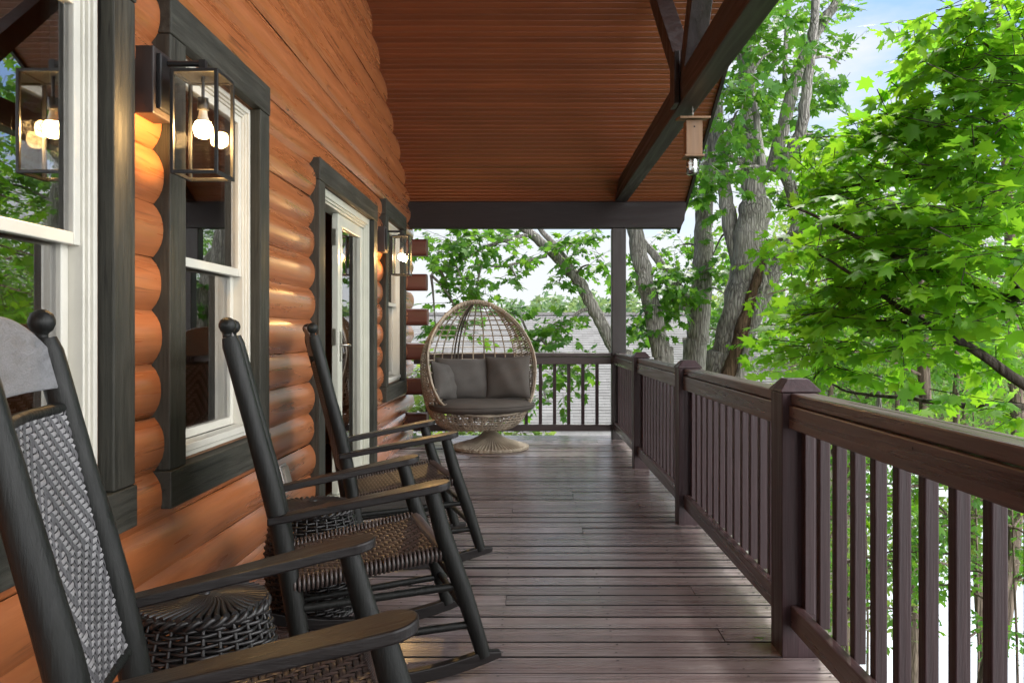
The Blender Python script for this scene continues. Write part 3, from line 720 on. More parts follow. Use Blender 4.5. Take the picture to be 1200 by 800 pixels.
pillow(at(520, 447, 8.32), .38, .40, .17, R(-14), R(10), R(66), 'grey pillow leaning on its side at the left edge of the egg chair', M['cushion'], 3)

# ------------------------------------------------------------------ wall lanterns
def make_lantern(label):
    root = empty('wall_lantern', (0,0,0), 0, label, 'wall lantern', 'black glass wall lanterns on the log wall')
    # local: x out of the wall (0 = log face), z = 0 at the lantern bottom
    w = .15; xc = .200; hh = .355
    mb = MB(); mb.box((-.045, -.075, .205), (.062, .075, .435)); mb.build('mount_block', M['blockwood'], root, .005)
    mb = MB(); mb.box((.0625, -.055, .225), (.078, .055, .415)); mb.build('back_plate', M['black'], root, .004)
    mb = MB(); mb.tube([(.07, 0, .395), (xc, 0, .395)], .010, 10); mb.box((xc-.011, -.011, .365), (xc+.011, .011, .407)); mb.box((xc-.03, -.03, hh), (xc+.03, .03, hh+.014)); mb.build('arm', M['black'], root)
    mb = MB(); b = .006
    for sx in (-1, 1):
        for sy in (-1, 1): mb.box((xc+sx*w/2-b, sy*w/2-b, 0), (xc+sx*w/2+b, sy*w/2+b, hh))
    for z in (0, hh-.012):
        for s_ in (-1, 1):
            mb.box((xc-w/2+b, s_*w/2-b, z), (xc+w/2-b, s_*w/2+b, z+.012)); mb.box((xc+s_*w/2-b, -w/2+b, z), (xc+s_*w/2+b, w/2-b, z+.012))
    mb.box((xc-w/2+b, -w/2+b, hh-.006), (xc+w/2-b, w/2-b, hh-.001)); mb.build('cage', M['black'], root, .0015)
    for s_ in (-1, 1):
        mb = MB(); mb.add([(xc-w/2+b, s_*w/2, .012), (xc+w/2-b, s_*w/2, .012), (xc+w/2-b, s_*w/2, hh-.012), (xc-w/2+b, s_*w/2, hh-.012)], [(0,1,2,3)]); mb.build('glass_pane', M['lglass'], root)
        mb = MB(); mb.add([(xc+s_*w/2, -w/2+b, .012), (xc+s_*w/2, w/2-b, .012), (xc+s_*w/2, w/2-b, hh-.012), (xc+s_*w/2, -w/2+b, hh-.012)], [(0,1,2,3)]); mb.build('glass_pane', M['lglass'], root)
    mb = MB(); mb.tube([(xc, 0, hh-.006), (xc, 0, hh-.085)], .006, 8); mb.lathe([(.0, .275), (.018, .275), (.019, .235), (.016, .232), (0, .232)], 16, (xc, 0, 0)); sock = mb.build('socket', M['black'], root)
    mb = MB(); mb.lathe([(.013, .234), (.015, .215), (.024, .192)], 18, (xc, 0, 0)); mb.build('bulb_neck', M['bulbneck'], sock)
    mb = MB(); mb.lathe([(.024, .192), (.031, .178), (.032, .162), (.027, .147), (.015, .138), (0, .135)], 20, (xc, 0, 0)); mb.build('bulb', M['bulb'], root)
    return root
l1 = make_lantern('near lit black glass lantern mounted on the log strip between two windows'); l1.location = (PEAK, 2.82, 1.75)
l2 = copy_tree(l1); l2.location = (PEAK, 7.28, 1.725); l2['label'] = 'far lit black glass lantern between the french door and the last window'

# ------------------------------------------------------------------ small things
mb = MB(); mb.box((-.012, -.055, -.075), (.006, .055, .075)); ob = mb.build('outlet_cover', M['outlet'], None, .004); ob.location = (PEAK+.015, 4.40, .425); ob.rotation_euler = (0, R(-14), 0)
tag(ob, 'small pale weatherproof outlet cover on the lower logs behind the middle rocker', 'outlet cover')
m2 = MB(); m2.box((.0065, -.042, -.06), (.018, .042, .06)); m2.build('lid', plain('beige_lid', (.42, .39, .34), .4), ob, .003)
m2 = MB(); m2.box((.019, -.02, -.072), (.026, .02, -.056)); m2.build('latch', M['steel'], ob, .002)
mb = MB()
for k in range(9): mb.box((-1.27, 5.35+k*.15, .004), (-.62, 5.35+k*.15+.147, .014))
mt = mb.build('door_mat', M['mat'], None, .003); tag(mt, 'dark ribbed door mat lying in front of the french door', 'door mat')
bt = empty('bee_trap', (1.09, 5.34, 2.24), 0, 'wooden bee trap box with a clear jar hanging from the roof beam', 'bee trap')
mb = MB(); mb.box((-.053, -.05, .135), (.053, .05, .36)); bx = mb.build('box', M['cedar'], bt, .003)
mb = MB(); mb.lathe([(.0, 0), (.006, 0)], 14); h_ = mb.build('entry_hole', M['gap'], bx); h_.rotation_euler = (R(90), 0, 0); h_.location = (.0, -.0512, .315)
mb = MB(); mb.prism([(-.10, -.085, .362), (.10, -.085, .362), (.085, .085, .385), (-.10, .085, .385)], (0, 0, .014)); mb.build('roof_board', M['cedar'], bt, .002)
mb = MB(); mb.box((-.065, -.06, .122), (.065, .06, .134)); mb.build('base_board', M['cedar'], bt, .002)
mb = MB(); mb.lathe([(.0, .012), (.036, .012), (.042, .02), (.042, .105), (.036, .12)], 24); mb.lathe([(.0, .013), (.034, .014), (.04, .021), (.04, .104), (.034, .12)], 24); jr = mb.build('jar', M['jar'], bt)
mb = MB(); mb.lathe([(0, .034), (.038, .034), (.0385, .018), (0, .018)], 18); mb.build('dead_bees', M['gap'], jr)
mb = MB(); zc = .397
k = 0
while zc < .462:
    pts = [Vector((.004*math.cos(a)*(k % 2), .004*math.cos(a)*((k+1) % 2), .008*math.sin(a)+zc+.006)) for a in np.linspace(0, 2*math.pi, 11)[:-1]]; mb.ring(pts, [.0013]*12, 4); zc += .013; k += 1
mb.build('chain', M['steel'], bt)

# ------------------------------------------------------------------ leaves and trees
MAPLE = np.array([(0,0),(.27,-.07),(.22,.10),(.52,.20),(.33,.36),(.50,.66),(.19,.58),(0,1.0),(-.19,.58),(-.50,.66),(-.33,.36),(-.52,.20),(-.22,.10),(-.27,-.07),(0,.32)], float)
MAPLE_T = [(14, i, (i+1) % 14) for i in range(14)]
OAK = np.array([(0,0),(.20,.22),(.16,.36),(.36,.62),(.12,.72),(0,1.0),(-.12,.72),(-.36,.62),(-.16,.36),(-.20,.22),(0,.45)], float)
OAK_T = [(10, i, (i+1) % 10) for i in range(10)]
OVAL = np.array([(0,0),(.24,.42),(0,1.0),(-.24,.42)], float); OVAL_T = [(0,1,2),(0,2,3)]
def leaf_mesh(name, pos, tip, nrm, size, mat, parent, kind='maple'):
    T, tri = {'maple': (MAPLE, MAPLE_T), 'oak': (OAK, OAK_T), 'oval': (OVAL, OVAL_T)}[kind]
    n = len(pos); tip = tip/np.linalg.norm(tip, axis=1)[:, None]
    nrm = nrm-tip*np.sum(nrm*tip, axis=1)[:, None]; nrm /= np.linalg.norm(nrm, axis=1)[:, None]
    sd = np.cross(tip, nrm); cu = rng.uniform(.0, .65, n)
    k = len(T); V = np.empty((n, k, 3), np.float32)
    for i, (a, b) in enumerate(T):
        h = -cu*abs(a)*.8-cu*.5*b*b
        V[:, i] = pos+size[:, None]*(sd*a*1.0+tip*b+nrm*h[:, None])
    t = np.array(tri, np.int32); Fc = (t[None]+(np.arange(n)*k)[:, None, None]).reshape(-1)
    me = bpy.data.meshes.new(name); me.vertices.add(n*k); me.vertices.foreach_set('co', V.reshape(-1))
    nl = len(Fc); me.loops.add(nl); me.loops.foreach_set('vertex_index', Fc); np_ = nl//3
    me.polygons.add(np_); me.polygons.foreach_set('loop_start', np.arange(0, nl, 3, dtype=np.int32))
    me.materials.append(mat); me.update(calc_edges=True); me.validate()
    o = bpy.data.objects.new(name, me); COL.objects.link(o); o.parent = parent; return o
class Tree:
    """trunk + limbs as one mesh, leaves as another; leaves grow in sprays along twigs"""
    def __init__(s, label, barkm, leafm, leafk='maple', size=.12, base=None, group=None, cat='tree', name='tree'):
        s.mb = MB(); s.pos = []; s.tip = []; s.nrm = []; s.siz = []; s.limbs = []; s.label = label; s.bm = barkm; s.lm = leafm; s.lk = leafk; s.size = size; s.base = base; s.group = group; s.cat = cat; s.name = name
        s.extra = []
    def limb(s, pts, r0, r1, n=10, wob=.05, mi=0, k=5):   # tapering limb
        P = smooth_path(pts, k); K = len(P)
        Q = [p+Vector((random.uniform(-1, 1), random.uniform(-1, 1), random.uniform(-1, 1)))*r0*.10*(0 < i < K-1) for i, p in enumerate(P)]
        s.mb.tube(Q, [r0+(r1-r0)*i/(K-1) for i in range(K)], n, mi, True, wob); s.limbs += Q
    def blob(s, c, rad, ns, per=10, droop=.35, tw=.42, branch=True, flat=.55):
        c = Vector(c)
        if branch and s.limbs:
            b = min(s.limbs, key=lambda q: (q-c).length)
            if (b-c).length > .15:
                mid = (b+c)/2+Vector((0, 0, .12*(b-c).length)); s.mb.tube(smooth_path([b, mid, c], 4), [.022-.0016*i for i in range(9)] if (b-c).length < 3 else [.04-.003*i for i in range(9)], 5)
        for _ in range(ns):
            while True:
                q = rng.uniform(-1, 1, 3)
                if q@q < 1: break
            p = np.array(c)+q*np.array(rad)
            a = rng.uniform(0, 2*np.pi); d = np.array([math.cos(a), math.sin(a), rng.uniform(-.45, .2)]); d /= np.linalg.norm(d)
            out = p-np.array(c); ol = np.linalg.norm(out)
            if ol > 1e-3: d = d+.9*out/ol; d /= np.linalg.norm(d)
            L = tw*rng.uniform(.6, 1.2); up = np.array([0, 0, 1.])+rng.normal(0, flat*.5, 3)
            sdv = np.cross(d, up); sdv /= np.linalg.norm(sdv)
            s.mb.tube([p-d*L*.6, p+d*L*.5], [.0045, .002], 3, 0, False)
            m = max(3, int(per*rng.uniform(.7, 1.3)))
            for i in range(m):
                t = i/(m-1); sg = 1 if i % 2 else -1
                base = p+d*L*(t-.5)
                td = d*(.45+.8*t)+sdv*sg*(1.0-.6*t)+np.array([0, 0, -droop*rng.uniform(.3, 1.5)])+rng.normal(0, .22, 3)
                s.pos.append(base+td/np.linalg.norm(td)*s.size*.35); s.tip.append(td); s.nrm.append(up+rng.normal(0, flat, 3)); s.siz.append(s.size*rng.choice([.55, .8, 1.0, 1.25])*rng.uniform(.85, 1.15))
    def build(s):
        b = s.base or s.limbs[0]; root = empty(s.name, b, 0, s.label, s.cat, s.group)
        s.mb.v = [tuple(Vector(v)-Vector(b)) for v in s.mb.v]
        s.mb.build('trunk', [s.bm, M['bark_brown']], root)
        if s.pos: leaf_mesh('foliage', np.array(s.pos)-np.array(b), np.array(s.tip), np.array(s.nrm), np.array(s.siz), s.lm, root, s.lk)
        return root
def ground_z(x, y):
    t = max(0, x-1.0); return max(-15, -4.2-.58*t*(1-math.exp(-t/2))-.02*max(0, y-5)*(x > -2)+.25*math.sin(x*.7+1)*math.sin(y*.5))
def foot(p): return Vector((p[0], p[1], ground_z(p[0], p[1])-.2))

G1 = 'leafy trees around the porch'
# big forked tree behind the railing
yA = 11.0
T = Tree('big forked grey tree with torn brown wood behind the long railing', M['bark_grey'], M['leaf_mid'], 'maple', .125, group=G1)
b0 = at(855, 445, yA); T.limb([foot(b0), at(852, 470, yA), at(858, 420, yA), at(869, 360, yA), at(880, 290, yA), at(884, 240, yA)], .30, .21, 16, .07)
T.limb([at(884, 240, yA), at(880, 180, yA+.1), at(878, 125, yA+.2), at(872, 40, yA+.3), at(865, -120, yA+.3), at(870, -330, yA)], .17, .05, 12)
T.limb([at(874, 330, yA), at(860, 280, yA+.1), at(852, 240, yA+.2), at(846, 190, yA+.4), at(838, 120, yA+.6), at(830, 0, yA+.8), at(815, -150, yA+1)], .13, .04, 10)
for q in range(11):                       # torn wood: a bundle of splintered ribs along the trunk
    o_ = Vector((random.uniform(-.13, .13), random.uniform(-.10, .04), 0)); e_ = random.uniform(.55, 1.0)
    pth = [at(856, 446, yA-.24), at(872, 388, yA-.24), at(886, 338, yA-.22), at(895, 305, yA-.18), at(899, 285, yA-.1)]
    pth = [p_+o_*(1-.16*k_) for k_, p_ in enumerate(pth)]; pth[-1] = pth[-2].lerp(pth[-1], e_*1.2)
    if e_ < .7: pth = pth[:-1]
    T.limb(pth, random.uniform(.07, .12), random.uniform(.012, .03), 7, .22, 1 if q % 4 else 0)
T.limb([at(868, 400, yA-.1), at(884, 366, yA-.12), at(900, 333, yA-.1), at(916, 302, yA), at(935, 266, yA), at(930, 230, yA), at(920, 192, yA-.2), at(937, 158, yA-.4), at(946, 100, yA-.5), at(952, 50, yA-.6), at(955, -10, yA-.8), at(960, -150, yA-1)], .13, .045, 10, .08)
T.limb([at(905, 200, yA+.3), at(918, 148, yA+.3), at(931, 95, yA+.3), at(946, 60, yA+.3), at(965, 25, yA+.3), at(984, -2, yA+.3), at(1020, -80, yA+.2), at(1060, -220, yA)], .10, .05, 10)
T.limb([at(893, 195, yA-.5), at(888, 150, yA-.5), at(881, 86, yA-.5)], .06, .035, 7, .12)
T.limb([at(919, 100, yA), at(921, 50, yA), at(925, -20, yA)], .035, .025, 6)
T.limb([at(880, 190, yA), at(862, 188, yA-.2), at(851, 178, yA-.3), at(854, 155, yA-.4), at(860, 140, yA-.5)], .06, .04, 7)
T.limb([at(896, 290, yA), at(940, 270, yA-1), at(990, 262, yA-1.5)], .04, .015, 6)
for (u, v, y, ru, rv, dp, n) in [(865, 130, 10.3, 45, 55, .9, 34), (905, 60, 10.5, 45, 50, 1.0, 34), (880, 20, 11, 60, 50, 1.2, 30), (935, 130, 11.4, 40, 50, 1, 22), (985, 75, 10.7, 22, 40, .8, 11), (975, 170, 10.8, 36, 22, .8, 16), (1010, 215, 10.6, 44, 26, .8, 20), (965, 260, 11.5, 36, 40, .8, 18), (965, 345, 11.5, 34, 40, .8, 16), (845, 215, 10.2, 26, 36, .6, 14), (820, 195, 10.4, 22, 35, .6, 10), (920, 215, 11.6, 40, 36, .6, 14), (960, 20, 11.6, 40, 30, .8, 16), (850, 60, 12, 40, 60, 1, 22), (905, 160, 11.9, 40, 60, .8, 20), (835, 300, 12, 22, 40, .6, 9), (930, 340, 12.5, 36, 50, .8, 16), (900, -120, 11, 140, 90, 2.0, 60), (820, -160, 12, 110, 90, 1.6, 30)]:
    T.blob(at(u, v, y), (ru*y/F, dp, rv*y/F), n, 10)
T.build()
# straight grey trunk and the leaning one
yB = 12.0
T = Tree('straight grey tree with a side branch, second trunk right of the porch post', M['bark_grey'], M['leaf_mid'], 'maple', .12, group=G1)
T.limb([foot(at(815, 420, yB)), at(813, 440, yB), at(817, 400, yB), at(821, 340, yB), at(824, 290, yB), at(826, 240, yB), at(836, 170, yB), at(842, 60, yB), at(850, -150, yB)], .19, .09, 14, .06)
T.limb([at(812, 358, yB-.1), at(800, 342, yB-.2), at(783, 322, yB-.2), at(768, 300, yB-.1), at(752, 282, yB)], .075, .055, 8)
T.limb([at(810, 362, yB), at(795, 360, yB-.3), at(785, 348, yB-.3), at(772, 354, yB-.4)], .035, .015, 6)
for (u, v, y, ru, rv, dp, n) in [(785, 320, 11.4, 24, 34, .5, 16), (800, 345, 11.7, 26, 30, .5, 16), (765, 375, 11.5, 34, 22, .5, 14), (790, 290, 12.4, 30, 24, .5, 10), (850, 345, 12.4, 18, 40, .5, 12), (845, 390, 12.4, 16, 26, .5, 8), (812, 215, 11.6, 22, 26, .5, 10), (840, -100, 12, 120, 90, 1.8, 34)]:
    T.blob(at(u, v, y), (ru*y/F, dp, rv*y/F), n, 10)
T.build()
T = Tree('grey tree leaning left just right of the porch post', M['bark_grey'], M['leaf_mid'], 'maple', .12, group=G1)
T.limb([foot(at(775, 425, 11.5)), at(779, 450, 11.5), at(774, 415, 11.5), at(765, 365, 11.5), at(756, 330, 11.5), at(748, 290, 11.5), at(740, 250, 11.5), at(722, 150, 11.5), at(700, 0, 11.5), at(690, -150, 11.5)], .15, .09, 14, .06)
for (u, v, y, ru, rv, dp, n) in [(735, 330, 12.3, 22, 30, .5, 8), (742, 385, 12.3, 22, 22, .5, 10), (705, 60, 11.5, 100, 90, 1.4, 36), (640, -60, 11.5, 100, 90, 1.4, 30)]:
    T.blob(at(u, v, y), (ru*y/F, dp, rv*y/F), n, 10)
T.build()
yD = 11.6
T = Tree('slender grey tree slanting up to the left behind the far railing', M['bark_grey'], M['leaf_mid'], 'maple', .115, group=G1)
T.limb([foot(at(735, 440, yD)), at(740, 460, yD), at(722, 415, yD), at(707, 382, yD), at(690, 352, yD), at(677, 328, yD), at(658, 308, yD), at(638, 288, yD), at(612, 266, yD), at(570, 230, yD), at(500, 190, yD)], .11, .05, 10, .06)
T.limb([at(680, 335, yD), at(668, 312, yD+.1), at(652, 290, yD+.1), at(636, 272, yD+.2), at(610, 240, yD+.3)], .065, .03, 8)
T.limb([at(690, 362, yD), at(678, 366, yD-.1), at(664, 380, yD-.3), at(645, 392, yD-.4), at(622, 402, yD-.5)], .035, .012, 6)
T.limb([at(640, 300, yD), at(615, 306, yD-.2), at(588, 312, yD-.3), at(560, 310, yD-.4)], .03, .012, 6)
T.limb([at(620, 275, yD), at(580, 285, yD-.3), at(540, 305, yD-.4), at(505, 322, yD-.5)], .035, .012, 6)
for (u, v, y, ru, rv, dp, n) in [(520, 290, 11.2, 34, 24, .6, 30), (560, 285, 11, 40, 20, .6, 28), (540, 325, 11, 36, 24, .5, 22), (558, 345, 11.2, 18, 14, .4, 8), (600, 290, 11.3, 26, 22, .5, 14), (530, 355, 11.2, 30, 12, .4, 7), (605, 325, 11, 26, 10, .3, 6), (672, 285, 11.2, 40, 18, .5, 20), (690, 310, 11.3, 30, 22, .5, 14), (655, 330, 11.5, 18, 14, .4, 6), (605, 365, 10.9, 18, 12, .4, 9), (655, 385, 11, 34, 18, .4, 20), (640, 405, 10.9, 30, 14, .4, 13), (660, 440, 11, 40, 22, .5, 22), (640, 470, 11, 22, 18, .4, 8), (690, 430, 11.2, 18, 22, .4, 8), (545, 385, 11, 34, 24, .5, 14), (510, 380, 11.2, 16, 20, .4, 5)]:
    T.blob(at(u, v, y), (ru*y/F, dp, rv*y/F), max(3, int(n*.8)), 9)
T.build()
T = Tree('bright green bush growing up under the far deck edge behind the egg chair', M['bark_mid'], M['leaf_pale'], 'oak', .12, cat='bush', name='bush')
T.limb([foot((-.6, 11.2, 0)), Vector((-.6, 11.2, -2.5)), Vector((-.5, 11.2, -.6))], .07, .03)
for (u, v, y, ru, rv, dp, n) in [(490, 440, 11.2, 18, 40, .5, 26), (492, 480, 11, 20, 26, .4, 18), (580, 512, 11.0, 60, 14, .5, 46), (500, 520, 11, 40, 16, .5, 26), (560, 545, 11.2, 110, 30, .7, 50)]:
    T.blob(at(u, v, y), (ru*y/F, dp, rv*y/F), n, 9)
T.build()
# near maple whose branches fill the right side
T = Tree('big green maple whose low leafy branches fill the space right of the railing', M['bark_dark'], M['leaf_near'], 'maple', .112, group=G1)
tb = Vector((6.2, 5.2, 0)); T.limb([foot(tb), Vector((6.2, 5.2, -2)), Vector((6.15, 5.2, 1)), Vector((6.0, 5.3, 4)), Vector((5.8, 5.5, 8)), Vector((5.7, 5.6, 12))], .24, .09, 14)
T.limb([Vector((6.17, 5.2, -.6)), at(1300, 500, 4.8), at(1200, 449, 4.9), at(1140, 408, 5.0), at(1088, 381, 5.1), at(1040, 350, 5.2), at(1005, 325, 5.3), at(960, 298, 5.5)], .045, .006, 7)
T.limb([at(1092, 383, 5.1), at(1050, 377, 5.2), at(1000, 374, 5.4), at(950, 368, 5.6)], .012, .005, 5)
T.limb([Vector((6.17, 5.2, -.8)), at(1300, 480, 5.4), at(1200, 477, 5.5), at(1120, 474, 5.6), at(1060, 466, 5.7), at(1000, 460, 5.9), at(975, 450, 6)], .035, .006, 6)
T.limb([Vector((6.1, 5.2, 2.3)), at(1290, 205, 5.4), at(1200, 205, 5.4), at(1140, 207, 5.5), at(1080, 205, 5.7), at(1030, 212, 5.9), at(975, 222, 6.2)], .04, .006, 7)
T.limb([Vector((6.0, 5.3, 3.6)), at(1280, 120, 5.2), at(1195, 110, 5.2), at(1185, 80, 5.3), at(1130, 30, 5.6)], .04, .008, 7)
T.limb([Vector((6.15, 5.2, 1.0)), at(1260, 330, 4.6), at(1190, 350, 4.7), at(1130, 330, 5), at(1050, 300, 5.3), at(960, 255, 5.8), at(920, 240, 6)], .04, .006, 7)
for (u, v, y, ru, rv, dp, n) in [(1150, 25, 5.4, 60, 22, .7, 24), (1180, 75, 5.2, 60, 22, .7, 26), (1140, 115, 5.4, 50, 16, .7, 22), (1190, 150, 5.0, 50, 22, .7, 24), (1105, 160, 5.5, 55, 14, .7, 20), (1040, 178, 5.9, 55, 12, .7, 18), (1160, 195, 5.1, 70, 16, .7, 26), (1075, 208, 5.6, 70, 14, .7, 26), (985, 205, 6.1, 50, 12, .6, 16), (1180, 235, 4.9, 50, 16, .6, 16), (1000, 235, 5.9, 50, 12, .6, 15), (1040, 250, 5.4, 70, 14, .7, 26), (1130, 262, 5.0, 70, 16, .7, 28), (985, 268, 6.1, 40, 12, .5, 13), (1000, 290, 5.5, 70, 14, .6, 26), (1090, 300, 5.1, 80, 14, .7, 28), (1180, 300, 4.7, 50, 16, .6, 18), (980, 305, 6.1, 38, 14, .5, 12), (1030, 330, 5.3, 80, 14, .6, 28), (990, 340, 5.8, 46, 13, .6, 15), (1130, 345, 4.9, 80, 14, .6, 24), (1195, 360, 4.7, 44, 16, .6, 14), (1000, 370, 5.5, 70, 13, .6, 24), (1085, 378, 5.1, 70, 13, .6, 20), (975, 380, 5.9, 40, 14, .5, 14), (970, 405, 5.7, 60, 12, .5, 17), (955, 415, 6.0, 30, 12, .4, 9), (1060, 410, 5.3, 60, 12, .5, 13), (955, 440, 5.9, 26, 9, .4, 6), (1010, 438, 5.7, 46, 9, .4, 7), (1140, 400, 5.2, 50, 12, .5, 11), (1175, 480, 5.4, 50, 12, .5, 10), (1200, 425, 5.0, 40, 14, .5, 7), (1110, 468, 5.6, 50, 9, .4, 5), (1105, 25, 5.6, 40, 16, .6, 22), (1095, 75, 5.6, 36, 14, .6, 18), (1085, 120, 5.7, 40, 14, .6, 20), (1050, 140, 5.9, 36, 12, .6, 16), (1160, 55, 5.4, 50, 20, .7, 18), (1000, 160, 6.0, 45, 12, .6, 15), (975, 195, 6.3, 40, 12, .5, 11), (970, 232, 6.3, 32, 12, .5, 10), (1060, 150, 5.8, 40, 12, .6, 12), (1240, 60, 5.2, 50, 60, .8, 18), (1260, 250, 5.2, 50, 90, .8, 22)]:
    T.blob(at(u, v, y), (ru*y/F, dp*.7, rv*y/F), int(n*.66), 9, .22, .46, False, .42)
T.build()
T = Tree('slender maple further down the slope, showing between the big maple and the forked tree', M['bark_mid'], M['leaf_near'], 'maple', .125, group=G1)
b2 = at(1085, 470, 9.5); T.limb([foot(b2), at(1088, 620, 9.5), at(1084, 470, 9.5), at(1078, 330, 9.6), at(1070, 200, 9.7), at(1060, 150, 9.7)], .10, .03, 9)
for u, v, n in ((1000, 175, 9), (960, 200, 8), (1060, 230, 9), (910, 300, 5), (1000, 300, 9), (900, 345, 5), (915, 395, 8), (935, 300, 9), (925, 430, 7), (960, 360, 12), (985, 250, 10), (950, 240, 6), (1010, 420, 11), (1030, 320, 12), (1040, 200, 8), (1080, 250, 12), (1090, 390, 12), (1110, 170, 10), (1140, 320, 12), (1160, 240, 12), (1160, 420, 11), (1190, 350, 12), (1000, 500, 9), (1060, 530, 9), (1110, 500, 10), (1170, 520, 10), (1190, 580, 8), (1030, 590, 7)):
    T.blob(at(u, v, 9.5+random.uniform(-.8, .8)), (.5, .6, .22), n, 9, .3, .5, True, .5)
T.build()
# a second, thinner screen of leaves behind it
T = Tree('light green tree with fine leaves standing against the sky at the upper right', M['bark_mid'], M['leaf_pale'], 'oak', .11, group=G1)
T.limb([foot((8.2, 15, 0)), at(1190, 600, 15), at(1188, 420, 15), at(1182, 250, 15), at(1176, 100, 15), at(1165, -80, 15)], .16, .06)
for (u, v, y, ru, rv, dp, n) in [(1085, 45, 14, 26, 14, .6, 7), (1000, 165, 15, 40, 20, 1, 16), (1130, 80, 15, 60, 70, 1.5, 36), (1140, 200, 15, 70, 70, 1.5, 40), (1010, 240, 15.5, 60, 60, 1.5, 40), (960, 190, 15.5, 40, 40, 1, 24), (1100, 330, 15, 90, 60, 1.5, 44), (970, 330, 16, 60, 60, 1.5, 34), (1190, 330, 15, 60, 80, 1.5, 34), (1130, 430, 15, 90, 36, 1.5, 40), (1020, 430, 16, 70, 36, 1.2, 34)]:
    T.blob(at(u, v, y), (ru*y/F, dp, rv*y/F), n, 10, .6, .6)
T.build()
# trees on the slope seen between the balusters
slope = [('slim grey tree on the lake slope, leftmost trunk seen through the near balusters', 1026, 13, .085, 'bark_grey', 3, 1027), ('reddish brown tree on the lake slope behind the near balusters', 1054, 12, .065, 'bark_mid', -2, 1050), ('rough brown trunk standing upright in the gap between the near balusters', 1121, 11, .095, 'bark_mid', 0, 1119), ('slanting brown trunk at the right end of the near balusters', 1162, 11.5, .12, 'bark_mid', 40, 1180)]
for lb, u, y, r_, bk, dx, _ in slope:
    T = Tree(lb, M[bk], M['leaf_mid'], 'oak', .11, group='trees on the slope down to the lake')
    top = at(u+dx*2.2, 330, y); T.limb([foot(at(u-dx*.6, 900, y)), at(u-dx*.4, 860, y), at(u, 760, y), at(u+dx*.6, 640, y), at(u+dx*1.1, 520, y), at(u+dx*1.6, 420, y), top, at(u+dx*2.5, 250, y)], r_*1.1, .008, 10, .08)
    for k in range(17):
        uu = u+random.uniform(-90, 70); vv = random.choice([random.uniform(490, 600), random.uniform(560, 760), random.uniform(300, 480)])
        T.blob(at(uu, vv, y+random.uniform(-1, 1.5)), (.35, .5, .28), random.randint(5, 9), 9, .5, .45)
    for k in range(5): T.blob(at(u+random.uniform(-90, 90), random.uniform(270, 430), y+random.uniform(0, 2)), (.7, 1, .5), 18, 10, .5, .5)
    T.build()
for u, v, y, lb in ((985, 620, 10.0, 'leafy shrub low on the slope beside the near rail post'), (1080, 600, 11.5, 'leafy shrub on the slope between the reddish and the upright brown trunks'), (1185, 620, 10.5, 'leafy shrub on the slope below the right end of the near rail'), (1140, 500, 14.0, 'leafy sapling behind the upright brown trunk on the slope'), (1010, 510, 13.5, 'leafy sapling behind the slim grey slope tree')):
    T = Tree(lb, M['bark_mid'], M['leaf_mid'], 'oak', .10, cat='shrub', name='shrub', group='shrubs on the slope')
    c = at(u, v, y); T.limb([foot(c), c.lerp(foot(c), .5)+Vector((.1, 0, 0)), c+Vector((0, 0, .5))], .03, .01, 6)
    for k in range(9): T.blob(c+Vector((random.uniform(-.8, .8), random.uniform(-.6, .6), random.uniform(-1.1, 1.1))), (.35, .35, .22), 6, 9, .5, .4)
    T.build()
# woods further back
bg = [(985, 17, 'leaf_pale', 'pale green woodland tree far behind the near rail post'), (1065, 20, 'leaf_mid', 'dark green woodland tree far behind the low maple branch'), (1150, 18, 'leaf_pale', 'pale green woodland tree far behind the right end of the rail'), (930, 21, 'leaf_mid', 'green woodland tree beside the neighbouring roof end'), (1230, 22, 'leaf_mid', 'tall green woodland tree beyond the right edge of the porch'), (1350, 16, 'leaf_mid', 'broad green woodland tree off to the right of the porch'), (880, 27, 'leaf_pale', 'pale tree standing behind the big forked trunk and the neighbouring roof')]
for u, y, lm, lb in bg:
    T = Tree(lb, M['bark_mid'], M[lm], 'oval', .17, group='woodland trees behind the maple')
    gx = (u-CX)*y/F; b = Vector((gx, y, ground_z(gx, y)-.2)); hi = 3.6 if u < 1200 else 9.0; tp = Vector((gx+random.uniform(-.6, .6), y, hi)); T.limb([b, b.lerp(tp, .3)+Vector((.2, 0, 0)), b.lerp(tp, .65), tp], .17, .012)
    lowv = 380
    for k in range(22):
        z = random.uniform(-4.5, hi) if u < 1200 else random.uniform(-5, hi); q = 2.6*(1-abs(z-1.5)/9)
        T.blob(Vector((gx+random.uniform(-q, q), y+random.uniform(-1.6, 1.6), z)), (1.1, 1.1, .8), 22, 11, .5, .6)
    T.build()

for k, (x, y, lb) in enumerate(((.885, 3.18, 'small green leaf fallen on the deck beside the near rail post'), (.62, 6.3, 'tiny dry leaf lying on the open deck near the far rail posts'), (.80, 4.35, 'tiny dry leaf lying by the bottom rail past the near post'))):
    lo = leaf_mesh('fallen_leaf', np.array([[0., 0, .004]]), np.array([[math.cos(k*2.), math.sin(k*2.), .15]]), np.array([[.1, .1, 1.]]), np.array([.05-.012*k]), M['leaf_near'] if k == 0 else M['cedar'], None, 'oak'); lo.location = (x, y, .014); tag(lo, lb, 'leaf')
